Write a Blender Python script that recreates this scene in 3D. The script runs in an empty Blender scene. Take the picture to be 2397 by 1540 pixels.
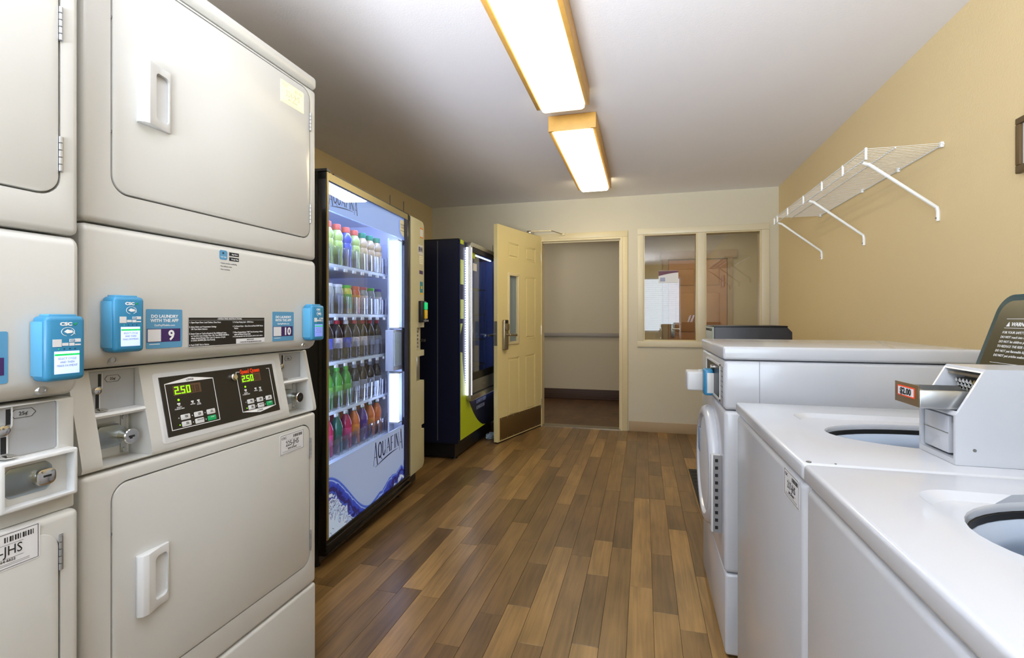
import bpy, bmesh, math, random
from mathutils import Vector, Matrix
random.seed(7)
C = bpy.context.scene.collection
PI = math.pi
# ------------------------------------------------------------------ camera
cam = bpy.data.cameras.new('camera'); camo = bpy.data.objects.new('camera', cam); C.objects.link(camo)
camo.location = (0, 0, 1.18); camo.rotation_euler = (PI/2, 0, math.radians(15.0))
cam.sensor_width = 36.0; cam.lens = 1150.0/2397.0*36.0
cam.shift_x = 0.0; cam.shift_y = -(770-744.5)/2397.0
cam.clip_start = 0.02
bpy.context.scene.camera = camo
# ------------------------------------------------------------------ world, lights, exposure
sc = bpy.context.scene
w = bpy.data.worlds.new('daylight'); sc.world = w; w.use_nodes = True
w.node_tree.nodes['Background'].inputs[0].default_value = (0.62, 0.78, 1.0, 1)
w.node_tree.nodes['Background'].inputs[1].default_value = 1.0
sc.view_settings.view_transform = 'Standard'; sc.view_settings.look = 'None'
sc.view_settings.gamma = 1.0; sc.view_settings.use_curve_mapping = False
sc.view_settings.exposure = 0.18
def area(name, loc, rot, sx, sy, power, col):
    l = bpy.data.lights.new(name, 'AREA'); l.shape = 'RECTANGLE'; l.size = sx; l.size_y = sy
    l.energy = power; l.color = col
    o = bpy.data.objects.new(name, l); C.objects.link(o); o.location = loc; o.rotation_euler = rot
    return o
DAY = area('window_daylight', (-0.05, -1.78, 1.50), (PI/2, 0, 0), 1.75, 1.25, 40, (0.74, 0.86, 1.0))
DAY.rotation_euler = (-PI/2, 0, PI)
DAY.rotation_euler = (PI/2, 0, 0)
DAY.scale = (1, 1, 1)
DAY.rotation_euler = Vector((0, 1, 0)).to_track_quat('-Z', 'Z').to_euler()
FILL = area('added_ceiling_fill', (-0.62, -1.25, 1.25), (0, 0, 0), 0.8, 0.7, 78, (0.90, 0.95, 1.0))  # fill light added behind the camera to brighten the ceiling
FILL.data.spread = math.radians(85)
FILL.rotation_euler = Vector((0.08, 0.78, 0.62)).to_track_quat('-Z', 'Y').to_euler()
area('added_corridor_light', (-1.3, 6.2, 2.43), (0, 0, 0), 1.2, 0.5, 7, (1.0, 0.93, 0.82))  # unseen light added to brighten the corridor
area('added_office_light', (0.7, 6.5, 2.43), (0, 0, 0), 0.9, 0.6, 10, (1.0, 0.86, 0.66))  # unseen light added to brighten the office

# ------------------------------------------------------------------ materials
def lin(c):
    return tuple(((v/255.0)/12.92 if v/255.0 <= 0.04045 else ((v/255.0+0.055)/1.055)**2.4) for v in c)
def mat(name, rgb, rough=0.5, metal=0.0, emis=0.0, emc=None, bump=0.0, bscale=200, coat=0.0, spec=None, noise=0.0, nscale=6, alpha=None):
    m = bpy.data.materials.new(name); m.use_nodes = True
    nt = m.node_tree; b = nt.nodes['Principled BSDF']
    c = lin(rgb) + (1,)
    b.inputs['Base Color'].default_value = c
    b.inputs['Roughness'].default_value = rough; b.inputs['Metallic'].default_value = metal
    if coat: b.inputs['Coat Weight'].default_value = coat; b.inputs['Coat Roughness'].default_value = 0.08
    if spec is not None: b.inputs['Specular IOR Level'].default_value = spec
    if emis:
        b.inputs['Emission Color'].default_value = (lin(emc) if emc else lin(rgb)) + (1,)
        b.inputs['Emission Strength'].default_value = emis
    geo = nt.nodes.new('ShaderNodeNewGeometry')
    if noise:
        n = nt.nodes.new('ShaderNodeTexNoise'); n.inputs['Scale'].default_value = nscale; n.inputs['Detail'].default_value = 4
        nt.links.new(geo.outputs['Position'], n.inputs['Vector'])
        mr = nt.nodes.new('ShaderNodeMapRange'); mr.inputs['To Min'].default_value = 1-noise; mr.inputs['To Max'].default_value = 1+noise
        nt.links.new(n.outputs['Fac'], mr.inputs['Value'])
        mx = nt.nodes.new('ShaderNodeVectorMath'); mx.operation = 'SCALE'; mx.inputs[0].default_value = c[:3]
        nt.links.new(mr.outputs[0], mx.inputs['Scale']); nt.links.new(mx.outputs[0], b.inputs['Base Color'])
    if bump:
        n = nt.nodes.new('ShaderNodeTexNoise'); n.inputs['Scale'].default_value = bscale; n.inputs['Detail'].default_value = 2
        nt.links.new(geo.outputs['Position'], n.inputs['Vector'])
        bp = nt.nodes.new('ShaderNodeBump'); bp.inputs['Strength'].default_value = bump; bp.inputs['Distance'].default_value = 0.002
        nt.links.new(n.outputs['Fac'], bp.inputs['Height']); nt.links.new(bp.outputs[0], b.inputs['Normal'])
    return m
def glassmat(name, tint=(1, 1, 1), refl=1.0, rough=0.0, base=0.0):
    m = bpy.data.materials.new(name); m.use_nodes = True; nt = m.node_tree
    for n in list(nt.nodes): nt.nodes.remove(n)
    out = nt.nodes.new('ShaderNodeOutputMaterial'); mix = nt.nodes.new('ShaderNodeMixShader')
    t = nt.nodes.new('ShaderNodeBsdfTransparent'); t.inputs[0].default_value = tint+(1,)
    g = nt.nodes.new('ShaderNodeBsdfGlossy'); g.inputs['Roughness'].default_value = rough
    ge = nt.nodes.new('ShaderNodeNewGeometry'); dt = nt.nodes.new('ShaderNodeVectorMath'); dt.operation = 'DOT_PRODUCT'
    nt.links.new(ge.outputs['Incoming'], dt.inputs[0]); nt.links.new(ge.outputs['Normal'], dt.inputs[1])
    def mth(op, a, b2, c=None):
        n = nt.nodes.new('ShaderNodeMath'); n.operation = op
        for i, v in enumerate((a, b2, c)):
            if v is None: continue
            if isinstance(v, (int, float)): n.inputs[i].default_value = v
            else: nt.links.new(v, n.inputs[i])
        return n.outputs[0]
    ab = mth('ABSOLUTE', dt.outputs['Value'], 0.0)
    sch = mth('MULTIPLY_ADD', mth('POWER', mth('SUBTRACT', 1.0, ab), 5.0), 0.96, 0.04)
    mu = nt.nodes.new('ShaderNodeMath'); mu.operation = 'MULTIPLY_ADD'; mu.inputs[1].default_value = refl; mu.inputs[2].default_value = base; mu.use_clamp = True
    nt.links.new(sch, mu.inputs[0]); nt.links.new(mu.outputs[0], mix.inputs[0])
    nt.links.new(t.outputs[0], mix.inputs[1]); nt.links.new(g.outputs[0], mix.inputs[2]); nt.links.new(mix.outputs[0], out.inputs[0])
    return m
M = {}
M['enamel'] = mat('dryer_enamel', (196, 195, 190), 0.30, coat=0.25)
M['enamel_w'] = mat('washer_enamel', (192, 195, 201), 0.22, coat=0.35)
M['plastic'] = mat('white_plastic', (208, 209, 209), 0.35)
M['wallwhite'] = mat('back_wall_paint', (208, 200, 178), 0.7, bump=0.25, bscale=160)
M['walltan'] = mat('tan_wall_paint', (230, 208, 160), 0.7, bump=0.5, bscale=110)
M['corrwall'] = mat('corridor_wall_paint', (196, 182, 154), 0.7, bump=0.2)
M['ceil'] = mat('ceiling_paint', (238, 236, 240), 0.85, bump=0.2, bscale=120)
M['trim'] = mat('cream_trim_paint', (216, 206, 178), 0.4)
M['door'] = mat('cream_door_paint', (222, 205, 148), 0.35)
M['jamb'] = mat('jamb_paint', (216, 200, 158), 0.4)
M['base'] = mat('vinyl_baseboard', (176, 152, 118), 0.5)
M['basedark'] = mat('dark_wood_base', (70, 44, 26), 0.5)
M['black'] = mat('black_paint', (14, 14, 17), 0.35)
M['blackgloss'] = mat('black_gloss', (10, 10, 12), 0.15)
M['navy'] = mat('navy_paint', (14, 24, 62), 0.35)
M['navydark'] = mat('navy_dark_paint', (10, 15, 40), 0.4)
M['lime'] = mat('lime_decal', (178, 196, 20), 0.4)
M['bronze'] = mat('bronze_trim', (150, 135, 88), 0.3, 0.4)
M['greyfr'] = mat('grey_trim', (120, 118, 112), 0.35, 0.3)
M['column'] = mat('beige_panel', (196, 190, 152), 0.4)
M['silver'] = mat('silver_metal', (190, 190, 188), 0.3, 0.9)
M['chrome'] = mat('chrome', (225, 222, 215), 0.12, 1.0)
M['coinplate'] = mat('grey_coin_plate', (168, 170, 172), 0.4, 0.2)
M['dark'] = mat('dark_recess', (20, 20, 22), 0.6)
M['gap'] = mat('gap_shadow_metal', (150, 150, 156), 0.6)
M['blue'] = mat('reader_blue', (50, 130, 172), 0.35)
M['bluelt'] = mat('reader_light_blue', (84, 158, 198), 0.35)
M['screen'] = mat('lit_screen', (190, 210, 255), 0.3, emis=0.7, emc=(190, 208, 255))
M['screendim'] = mat('lit_screen_dim', (120, 140, 225), 0.3, emis=0.45, emc=(130, 150, 235))
M['green'] = mat('screen_green', (10, 190, 80), 0.4, emis=0.5, emc=(10, 190, 80))
M['ink'] = mat('black_ink', (30, 30, 32), 0.6)
M['inkgrey'] = mat('grey_ink', (150, 160, 190), 0.6)
M['inkmid'] = mat('mid_grey_ink', (110, 110, 112), 0.6)
M['inkwhite'] = mat('white_ink', (235, 235, 235), 0.6)
M['signblue'] = mat('sign_blue', (86, 146, 184), 0.45)
M['purple'] = mat('sign_purple', (62, 34, 92), 0.45)
M['paper'] = mat('sticker_paper', (216, 216, 218), 0.5)
M['paperyel'] = mat('sticker_cream', (240, 236, 205), 0.5)
M['panelblk'] = mat('control_overlay', (32, 29, 24), 0.35)
M['led'] = mat('green_digits', (150, 255, 20), 0.4, emis=1.6, emc=(120, 255, 10))
M['ledoff'] = mat('unlit_digits', (92, 66, 44), 0.4)
M['ledoffd'] = mat('unlit_digit_shapes', (70, 52, 38), 0.4)
M['redtxt'] = mat('red_lettering', (240, 70, 20), 0.4)
M['btngrn'] = mat('green_button', (16, 160, 92), 0.4)
M['btn'] = mat('grey_button', (205, 205, 205), 0.4)
M['wood'] = mat('fixture_oak', (206, 160, 84), 0.5, noise=0.18, nscale=14)
M['diff1'] = mat('fixture_diffuser', (255, 244, 205), 0.5, emis=1.7, emc=(255, 238, 184))
M['diff2'] = mat('fixture_diffuser_bright', (255, 250, 230), 0.5, emis=11.0, emc=(255, 240, 200))
M['tube'] = mat('vending_tube', (235, 240, 255), 0.5, emis=7.0, emc=(196, 210, 255))
M['added_tube'] = mat('added_tube_glow', (235, 240, 255), 0.5, emis=17.0, emc=(200, 214, 255))  # glow of the added light sources inside both vending machines
M['ledstrip'] = mat('led_strip', (230, 235, 255), 0.5, emis=3.2, emc=(215, 224, 255))
M['vendin'] = mat('vending_interior', (220, 226, 245), 0.45)
M['glass'] = glassmat('vending_glass', (0.93, 0.97, 1.0), 1.0)
M['snackglass'] = glassmat('snack_glass', (0.80, 0.86, 0.95), 1.3, base=0.03)
M['window'] = glassmat('window_glass', (0.86, 0.87, 0.85), 1.2, base=0.02)
M['doorglass'] = mat('door_lite_glass', (120, 135, 145), 0.12, spec=0.8)
M['clear'] = glassmat('clear_plastic', (0.95, 0.97, 1.0), 1.3, rough=0.12, base=0.06)
M['shelfpl'] = mat('tray_plastic', (215, 228, 245), 0.3)
M['kick'] = mat('kick_plate', (112, 88, 52), 0.35, 0.5)
M['nickel'] = mat('satin_nickel', (170, 160, 140), 0.28, 1.0)
M['wire'] = mat('white_wire', (236, 238, 238), 0.35)
M['steel'] = mat('stainless_tub', (150, 158, 162), 0.25, 0.8)
M['tubblue'] = mat('tub_enamel', (176, 190, 210), 0.3)
M['lidin'] = mat('dark_lid_enamel', (56, 50, 28), 0.28)
M['lidrim'] = mat('lid_rim', (50, 82, 88), 0.25, 0.3)
M['boxmetal'] = mat('cast_box_metal', (142, 150, 152), 0.28, 0.75)
M['bluelt2'] = mat('handle_recess_grey_blue', (130, 150, 175), 0.4)
M['hinge'] = mat('hinge_metal', (170, 172, 176), 0.35, 0.8)
M['frame'] = mat('picture_frame', (100, 78, 44), 0.5)
M['mat'] = mat('rubber_mat', (34, 33, 30), 0.8)
M['greyplastic'] = mat('grey_front_plastic', (150, 160, 156), 0.4)
M['bwood'] = mat('far_wood_door', (196, 138, 86), 0.4, noise=0.12, nscale=9)
M['blind'] = mat('blind_slat', (235, 238, 240), 0.5)
M['corrtile'] = None

# floor plank material: random tone for each plank, grain along its length
def plankmat(name, lo, hi, grain=0.35, rough=0.33, along=(46, 2.2, 1)):
    m = bpy.data.materials.new(name); m.use_nodes = True; nt = m.node_tree; b = nt.nodes['Principled BSDF']
    oi = nt.nodes.new('ShaderNodeObjectInfo'); geo = nt.nodes.new('ShaderNodeNewGeometry')
    cr = nt.nodes.new('ShaderNodeValToRGB'); cr.color_ramp.elements[0].color = lin(lo)+(1,); cr.color_ramp.elements[1].color = lin(hi)+(1,)
    e = cr.color_ramp.elements.new(0.5); e.color = lin(tuple((a*0.55+c2*0.45) for a, c2 in zip(lo, hi)))+(1,)
    nt.links.new(oi.outputs['Random'], cr.inputs[0])
    mp = nt.nodes.new('ShaderNodeMapping'); mp.inputs['Scale'].default_value = along
    ad = nt.nodes.new('ShaderNodeVectorMath'); ad.operation = 'ADD'
    sc2 = nt.nodes.new('ShaderNodeMath'); sc2.operation = 'MULTIPLY'; sc2.inputs[1].default_value = 37
    nt.links.new(oi.outputs['Random'], sc2.inputs[0]); nt.links.new(geo.outputs['Position'], ad.inputs[0]); nt.links.new(sc2.outputs[0], ad.inputs[1])
    nt.links.new(ad.outputs[0], mp.inputs[0])
    n = nt.nodes.new('ShaderNodeTexNoise'); n.inputs['Scale'].default_value = 1.0; n.inputs['Detail'].default_value = 6; n.inputs['Distortion'].default_value = 1.2
    nt.links.new(mp.outputs[0], n.inputs['Vector'])
    mp2 = nt.nodes.new('ShaderNodeMapping'); mp2.inputs['Scale'].default_value = (9, 3.0, 1); nt.links.new(ad.outputs[0], mp2.inputs[0])
    n2 = nt.nodes.new('ShaderNodeTexNoise'); n2.inputs['Scale'].default_value = 1.0; n2.inputs['Detail'].default_value = 3; nt.links.new(mp2.outputs[0], n2.inputs['Vector'])
    s = nt.nodes.new('ShaderNodeMath'); s.operation = 'ADD'; nt.links.new(n.outputs['Fac'], s.inputs[0]); nt.links.new(n2.outputs['Fac'], s.inputs[1])
    mr = nt.nodes.new('ShaderNodeMapRange'); mr.inputs['From Min'].default_value = 0.65; mr.inputs['From Max'].default_value = 1.35
    mr.inputs['To Min'].default_value = 1-grain; mr.inputs['To Max'].default_value = 1+grain
    nt.links.new(s.outputs[0], mr.inputs['Value'])
    v = nt.nodes.new('ShaderNodeVectorMath'); v.operation = 'SCALE'; nt.links.new(cr.outputs[0], v.inputs[0]); nt.links.new(mr.outputs[0], v.inputs['Scale'])
    nt.links.new(v.outputs[0], b.inputs['Base Color']); b.inputs['Roughness'].default_value = rough
    return m
M['plank'] = plankmat('vinyl_plank', (100, 76, 47), (148, 115, 69), grain=0.42, rough=0.3)
M['subfloor'] = mat('floor_joint', (66, 48, 30), 0.6)
M['corrfloor'] = plankmat('corridor_vinyl', (88, 60, 34), (88, 60, 34), 0.75, 0.4, (2.2, 46, 1))

# water picture on the lower panel of the drinks machine (flat print)
def watermat():
    m = bpy.data.materials.new('water_print'); m.use_nodes = True; nt = m.node_tree; b = nt.nodes['Principled BSDF']
    L = nt.links.new
    tc = nt.nodes.new('ShaderNodeTexCoord'); sep = nt.nodes.new('ShaderNodeSeparateXYZ'); L(tc.outputs['Object'], sep.inputs[0])
    def math_(op, a, b2=None, c=None):
        n = nt.nodes.new('ShaderNodeMath'); n.operation = op
        for i, v in enumerate((a, b2, c)):
            if v is None: continue
            if isinstance(v, (int, float)): n.inputs[i].default_value = v
            else: L(v, n.inputs[i])
        return n.outputs[0]
    y, z = sep.outputs['Y'], sep.outputs['Z']
    # wave crest line: high at left, trough at the middle, rising to the right
    c1 = math_('ADD', math_('MULTIPLY', math_('COSINE', math_('MULTIPLY', math_('MINIMUM', y, 0.46), PI/0.46)), 0.142), 0.303)
    crest = math_('MAXIMUM', c1, math_('MULTIPLY_ADD', math_('SUBTRACT', y, 0.46), 0.26, 0.161))
    nz = nt.nodes.new('ShaderNodeTexNoise'); nz.inputs['Scale'].default_value = 9; nz.inputs['Detail'].default_value = 2; nz.inputs['Distortion'].default_value = 1.0
    L(tc.outputs['Object'], nz.inputs['Vector'])
    d = math_('SUBTRACT', crest, z)
    amp = math_('MULTIPLY', math_('MAXIMUM', math_('SUBTRACT', y, 0.42), 0.0), 0.42)
    d2 = math_('ADD', d, math_('MULTIPLY', math_('SUBTRACT', nz.outputs['Fac'], 0.5), amp))
    r = nt.nodes.new('ShaderNodeValToRGB'); e = r.color_ramp.elements
    e[0].position = 0.0; e[0].color = lin((150, 168, 206))+(1,)
    e[1].position = 1.0; e[1].color = lin((176, 196, 222))+(1,)
    for p, col in ((0.33, (146, 166, 208)), (0.350, (60, 96, 196)), (0.375, (56, 84, 190)), (0.39, (150, 176, 232)), (0.405, (52, 76, 184)), (0.47, (40, 60, 166)), (0.50, (34, 34, 100)), (0.57, (44, 40, 112)), (0.60, (60, 96, 206)), (0.635, (40, 44, 120)), (0.66, (190, 206, 236)), (0.70, (176, 194, 224)), (0.72, (40, 44, 110)), (0.75, (180, 198, 226)), (0.82, (160, 184, 220)), (0.86, (46, 60, 130)), (0.89, (184, 200, 224))):
        x = e.new(p); x.color = lin(col)+(1,)
    mr = nt.nodes.new('ShaderNodeMapRange'); mr.inputs['From Min'].default_value = -0.10; mr.inputs['From Max'].default_value = 0.22
    L(d2, mr.inputs['Value'])
    n3 = nt.nodes.new('ShaderNodeTexNoise'); n3.inputs['Scale'].default_value = 13; n3.inputs['Detail'].default_value = 3; n3.inputs['Distortion'].default_value = 2.0
    L(tc.outputs['Object'], n3.inputs['Vector'])
    wgt = math_('MAXIMUM', math_('SUBTRACT', mr.outputs[0], 0.36), 0.0)
    mm = math_('ADD', mr.outputs[0], math_('MULTIPLY', math_('MULTIPLY', math_('SUBTRACT', n3.outputs['Fac'], 0.5), 1.9), wgt))
    L(mm, r.inputs[0]); L(r.outputs[0], b.inputs['Base Color']); b.inputs['Roughness'].default_value = 0.35
    L(r.outputs[0], b.inputs['Emission Color']); b.inputs['Emission Strength'].default_value = 0.35
    return m
M['water'] = watermat()
M['header'] = mat('backlit_header', (150, 175, 225), 0.4, emis=0.6, emc=(140, 165, 230))

# ------------------------------------------------------------------ mesh helpers
def finish(bm, name, m, parent=None, smooth=True):
    bmesh.ops.recalc_face_normals(bm, faces=bm.faces)
    me = bpy.data.meshes.new(name); bm.to_mesh(me); bm.free()
    if smooth:
        for p in me.polygons: p.use_smooth = True
        me.set_sharp_from_angle(angle=math.radians(35))
    me.materials.append(m)
    o = bpy.data.objects.new(name, me); C.objects.link(o)
    if parent is not None: o.parent = parent
    return o
class B:
    def __init__(s): s.bm = bmesh.new()
    def _merge(s, t):
        me = bpy.data.meshes.new('tmp'); t.to_mesh(me); t.free(); s.bm.from_mesh(me); bpy.data.meshes.remove(me)
    def box(s, x0, x1, y0, y1, z0, z1, bev=0.0, seg=2, mtx=None):
        t = bmesh.new(); bmesh.ops.create_cube(t, size=1)
        for v in t.verts: v.co = Vector((x0+(v.co.x+.5)*(x1-x0), y0+(v.co.y+.5)*(y1-y0), z0+(v.co.z+.5)*(z1-z0)))
        if bev: bmesh.ops.bevel(t, geom=t.edges[:], offset=bev, segments=seg, profile=0.5, affect='EDGES')
        if mtx is not None: bmesh.ops.transform(t, matrix=mtx, verts=t.verts)
        s._merge(t); return s
    def cyl(s, p0, p1, r, seg=16, r2=None, caps=True):
        p0, p1 = Vector(p0), Vector(p1); d = p1-p0
        t = bmesh.new(); bmesh.ops.create_cone(t, cap_ends=caps, segments=seg, radius1=r, radius2=r if r2 is None else r2, depth=d.length)
        q = Vector((0, 0, 1)).rotation_difference(d.normalized()).to_matrix().to_4x4()
        bmesh.ops.transform(t, matrix=Matrix.Translation((p0+p1)/2) @ q, verts=t.verts)
        s._merge(t); return s
    def prism(s, poly, axis, a, b, bev=0.0, seg=2):
        """poly of 2D points; axis the extrusion axis: x -> (y,z), y -> (x,z), z -> (x,y)"""
        t = bmesh.new()
        def P(p, h):
            return {'x': (h, p[0], p[1]), 'y': (p[0], h, p[1]), 'z': (p[0], p[1], h)}[axis]
        lo = [t.verts.new(P(p, a)) for p in poly]; hi = [t.verts.new(P(p, b)) for p in poly]
        t.faces.new(lo); t.faces.new(hi[::-1]); n = len(poly)
        for i in range(n): t.faces.new((lo[i], lo[(i+1) % n], hi[(i+1) % n], hi[i]))
        bmesh.ops.recalc_face_normals(t, faces=t.faces)
        if bev:
            cap = [e for e in t.edges if all(v in hi for v in e.verts) or all(v in lo for v in e.verts)] if n > 8 else t.edges[:]
            bmesh.ops.bevel(t, geom=cap, offset=bev, segments=seg, profile=0.5, affect='EDGES')
        s._merge(t); return s
    def lathe(s, prof, ctr, seg=16, axis='z', sx=1.0, sy=1.0):
        t = bmesh.new(); rings = []
        for r, h in prof:
            ring = []
            for i in range(seg):
                a = 2*PI*i/seg; u, v = r*math.cos(a)*sx, r*math.sin(a)*sy
                p = {'z': (u, v, h), 'x': (h, u, v), 'y': (u, h, v)}[axis]
                ring.append(t.verts.new(Vector(ctr)+Vector(p)))
            rings.append(ring)
        for k in range(len(rings)-1):
            for i in range(seg):
                t.faces.new((rings[k][i], rings[k][(i+1) % seg], rings[k+1][(i+1) % seg], rings[k+1][i]))
        t.faces.new(rings[0][::-1]); t.faces.new(rings[-1])
        s._merge(t); return s
    def tube(s, pts, r, seg=8):
        for i in range(len(pts)-1): s.cyl(pts[i], pts[i+1], r, seg)
        for p in pts[1:-1]:
            t = bmesh.new(); bmesh.ops.create_uvsphere(t, u_segments=seg, v_segments=6, radius=r*1.02)
            bmesh.ops.translate(t, vec=Vector(p), verts=t.verts); s._merge(t)
        return s
    def done(s, name, m, parent=None, smooth=True): return finish(s.bm, name, m, parent, smooth)
def rrect(a0, a1, b0, b1, r, seg=6, corners=(1, 1, 1, 1)):
    """rounded rectangle points, corners (a1b1, a0b1, a0b0, a1b0)"""
    pts = []
    for k, (cx, cy, st) in enumerate(((a1, b1, 0), (a0, b1, 90), (a0, b0, 180), (a1, b0, 270))):
        sx = -1 if cx == a1 else 1; sy = -1 if cy == b1 else 1
        if not corners[k]: pts.append((cx, cy)); continue
        for i in range(seg+1):
            an = math.radians(st+90.0*i/seg)
            pts.append((cx+sx*r+r*math.cos(an), cy+sy*r+r*math.sin(an)))
    return pts
def box(name, m, parent, *a, bev=0.0, seg=2): return B().box(*a, bev=bev, seg=seg).done(name, m, parent)
def cut(o, cutters):
    """subtract the shapes from o, for good"""
    for c in cutters:
        md = o.modifiers.new('b', 'BOOLEAN'); md.operation = 'DIFFERENCE'; md.object = c; md.solver = 'EXACT'
    dg = bpy.context.evaluated_depsgraph_get(); dg.update()
    me = bpy.data.meshes.new_from_object(o.evaluated_get(dg))
    o.modifiers.clear(); old = o.data; o.data = me; me.name = old.name
    for p in me.polygons: p.use_smooth = True
    me.set_sharp_from_angle(angle=math.radians(30))
    for c in cutters:
        d = c.data; bpy.data.objects.remove(c); bpy.data.meshes.remove(d)
    return o
def text(body, size, loc, facing, m, parent, name='lettering', align='LEFT', sx=1.0, shear=0.0, spacing=1.0, line=1.0, tilt=0.0, bold=0.0):
    cu = bpy.data.curves.new('t', 'FONT'); cu.body = body; cu.size = size; cu.align_x = align; cu.extrude = 0.0002
    cu.shear = shear; cu.space_character = spacing; cu.space_line = line; cu.resolution_u = 2; cu.offset = bold
    o = bpy.data.objects.new('t', cu); C.objects.link(o)
    dg = bpy.context.evaluated_depsgraph_get(); dg.update()
    me = bpy.data.meshes.new_from_object(o.evaluated_get(dg)); bpy.data.objects.remove(o); bpy.data.curves.remove(cu)
    me.materials.clear(); me.materials.append(m); me.name = name
    ob = bpy.data.objects.new(name, me); C.objects.link(ob)
    R = {'+x': Matrix.Rotation(PI/2, 4, 'Z') @ Matrix.Rotation(PI/2, 4, 'X'),
         '-x': Matrix.Rotation(-PI/2, 4, 'Z') @ Matrix.Rotation(PI/2, 4, 'X'),
         '-y': Matrix.Rotation(PI/2, 4, 'X')}[facing]
    if tilt: R = Matrix.Rotation(tilt, 4, 'Y') @ R
    me.transform(Matrix.Translation(loc) @ R @ Matrix.Diagonal((sx, 1, 1, 1)))
    if parent is not None: ob.parent = parent
    return ob
def thing(name, label, cat, loc=(0, 0, 0), rz=0.0, group=None):
    o = bpy.data.objects.new(name, None); C.objects.link(o); o.location = loc; o.rotation_euler = (0, 0, rz)
    o.empty_display_size = 0.1; o['label'] = label; o['category'] = cat
    if group: o['group'] = group
    return o
def tag(o, label, cat, group=None):
    o['label'] = label; o['category'] = cat
    if group: o['group'] = group
    return o
def struct(o, label=None, cat=None):
    o['kind'] = 'structure'
    if label: o['label'] = label
    if cat: o['category'] = cat
    return o
def lab(o, s): o['label'] = s; return o

# ================================================================== ROOM
XL, XR, YB, YF, H = -2.38, 1.27, 5.29, -1.70, 2.46
# floor with planks
fl = struct(box('floor', M['subfloor'], None, XL-.1, XR+.1, YF-.1, YB+.02, -0.06, -0.003), 'brown wood-look vinyl plank floor of the laundry room', 'floor')
PW = 0.0965
pb = {}
def plank_mesh(L):
    k = round(L, 2)
    if k not in pb:
        b = B(); b.box(-PW/2+.0006, PW/2-.0006, 0.0006, k-.0006, -0.004, 0.0, bev=0.0005, seg=1)
        o = b.done('plank', M['plank'], None, smooth=False); pb[k] = o.data; bpy.data.objects.remove(o)
    return pb[k], k
n_pl = 0
x = -1.70 + PW/2
while x < 0.50:
    y = -0.2 - random.random()*0.8
    # hidden parts of a column are covered by the machines
    ymin = 0.25 if x > -1.05 else 1.40
    ymax = YB if True else 0
    if x > 0.30: ymin = 2.3
    y = ymin - random.random()*0.4
    while y < ymax:
        L = random.choice((0.36, 0.50, 0.66, 0.78, 0.92, 1.10)); 
        if y+L > ymax: L = max(0.04, ymax-y)
        me, k = plank_mesh(L)
        o = bpy.data.objects.new('plank', me); o.location = (x, y, 0); o.parent = fl; C.objects.link(o); n_pl += 1
        y += k
    x += PW
rest = B()
for (a, b_, c, d) in ((XL, -1.70, YF, YB), (x-PW/2, XR, YF, YB), (-1.70, x-PW/2, YF, -0.15), (-1.70, -1.07, -0.15, 1.0)):
    rest.box(a, b_, c, d, -0.004, -0.0006)
r_ = rest.done('plank_field', M['plank'], fl, smooth=False); r_['kind'] = 'stuff'
struct(box('ceiling', M['ceil'], None, XL-.1, XR+.1, YF-.1, YB+.1, H, H+.08), 'smooth pale grey ceiling of the laundry room', 'ceiling')
struct(box('wall_left', M['walltan'], None, XL-.1, XL, YF-.1, YB+.1, 0, H), 'tan wall behind the vending machines and dryers', 'wall')
struct(box('wall_right', M['walltan'], None, XR, XR+.1, YF-.1, YB+.1, 0, H), 'tan textured wall carrying the white wire shelf', 'wall')
# back wall with door opening and two window openings
DX0, DX1, DZ = -1.095, -0.215, 2.035
W1 = (-0.002, 0.525, 0.942, 2.048); W2 = (0.598, 1.115, 0.942, 2.048)
b = B(); T = 0.12
b.box(XL, DX0, YB, YB+T, 0, H); b.box(DX0, DX1, YB, YB+T, DZ, H); b.box(DX1, W1[0], YB, YB+T, 0, H)
b.box(W1[0], W1[1], YB, YB+T, 0, W1[2]); b.box(W1[0], W1[1], YB, YB+T, W1[3], H); b.box(W1[1], W2[0], YB, YB+T, 0, H)
b.box(W2[0], W2[1], YB, YB+T, 0, W2[2]); b.box(W2[0], W2[1], YB, YB+T, W2[3], H); b.box(W2[1], XR, YB, YB+T, 0, H)
struct(b.done('wall_back', M['wallwhite'], None, smooth=False), 'pale cream end wall with the doorway and two interior windows', 'wall')
# front wall behind the camera, with a window and blinds
b = B(); FX0, FX1, FZ0, FZ1 = -0.95, 0.85, 0.85, 2.15
b.box(XL, FX0, YF-T, YF, 0, H); b.box(FX0, FX1, YF-T, YF, 0, FZ0); b.box(FX0, FX1, YF-T, YF, FZ1, H); b.box(FX1, XR, YF-T, YF, 0, H)
struct(b.done('wall_front', M['walltan'], None, smooth=False), 'tan wall with the daylight window behind the camera', 'wall')
wf = box('window_3', M['trim'], None, FX0, FX1, YF-.02, YF+.02, FZ0-.05, FZ0)
struct(wf, 'daylight window with horizontal blinds behind the camera', 'window')
b = B(); b.box(FX0-.06, FX0, YF, YF+.02, FZ0-.05, FZ1+.06); b.box(FX1, FX1+.06, YF, YF+.02, FZ0-.05, FZ1+.06); b.box(FX0, FX1, YF, YF+.02, FZ1, FZ1+.06)
b.done('casing', M['trim'], wf)
sl = B().box(FX0+.01, FX1-.01, -.012, .012, -.0008, .0008).done('slat', M['blind'], wf); sl.location = (0, YF-.05, FZ0+.03)
for i in range(1, 26):
    c = sl.copy(); c.location = (0, YF-.05, FZ0+.03+i*0.05); C.objects.link(c)
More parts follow.
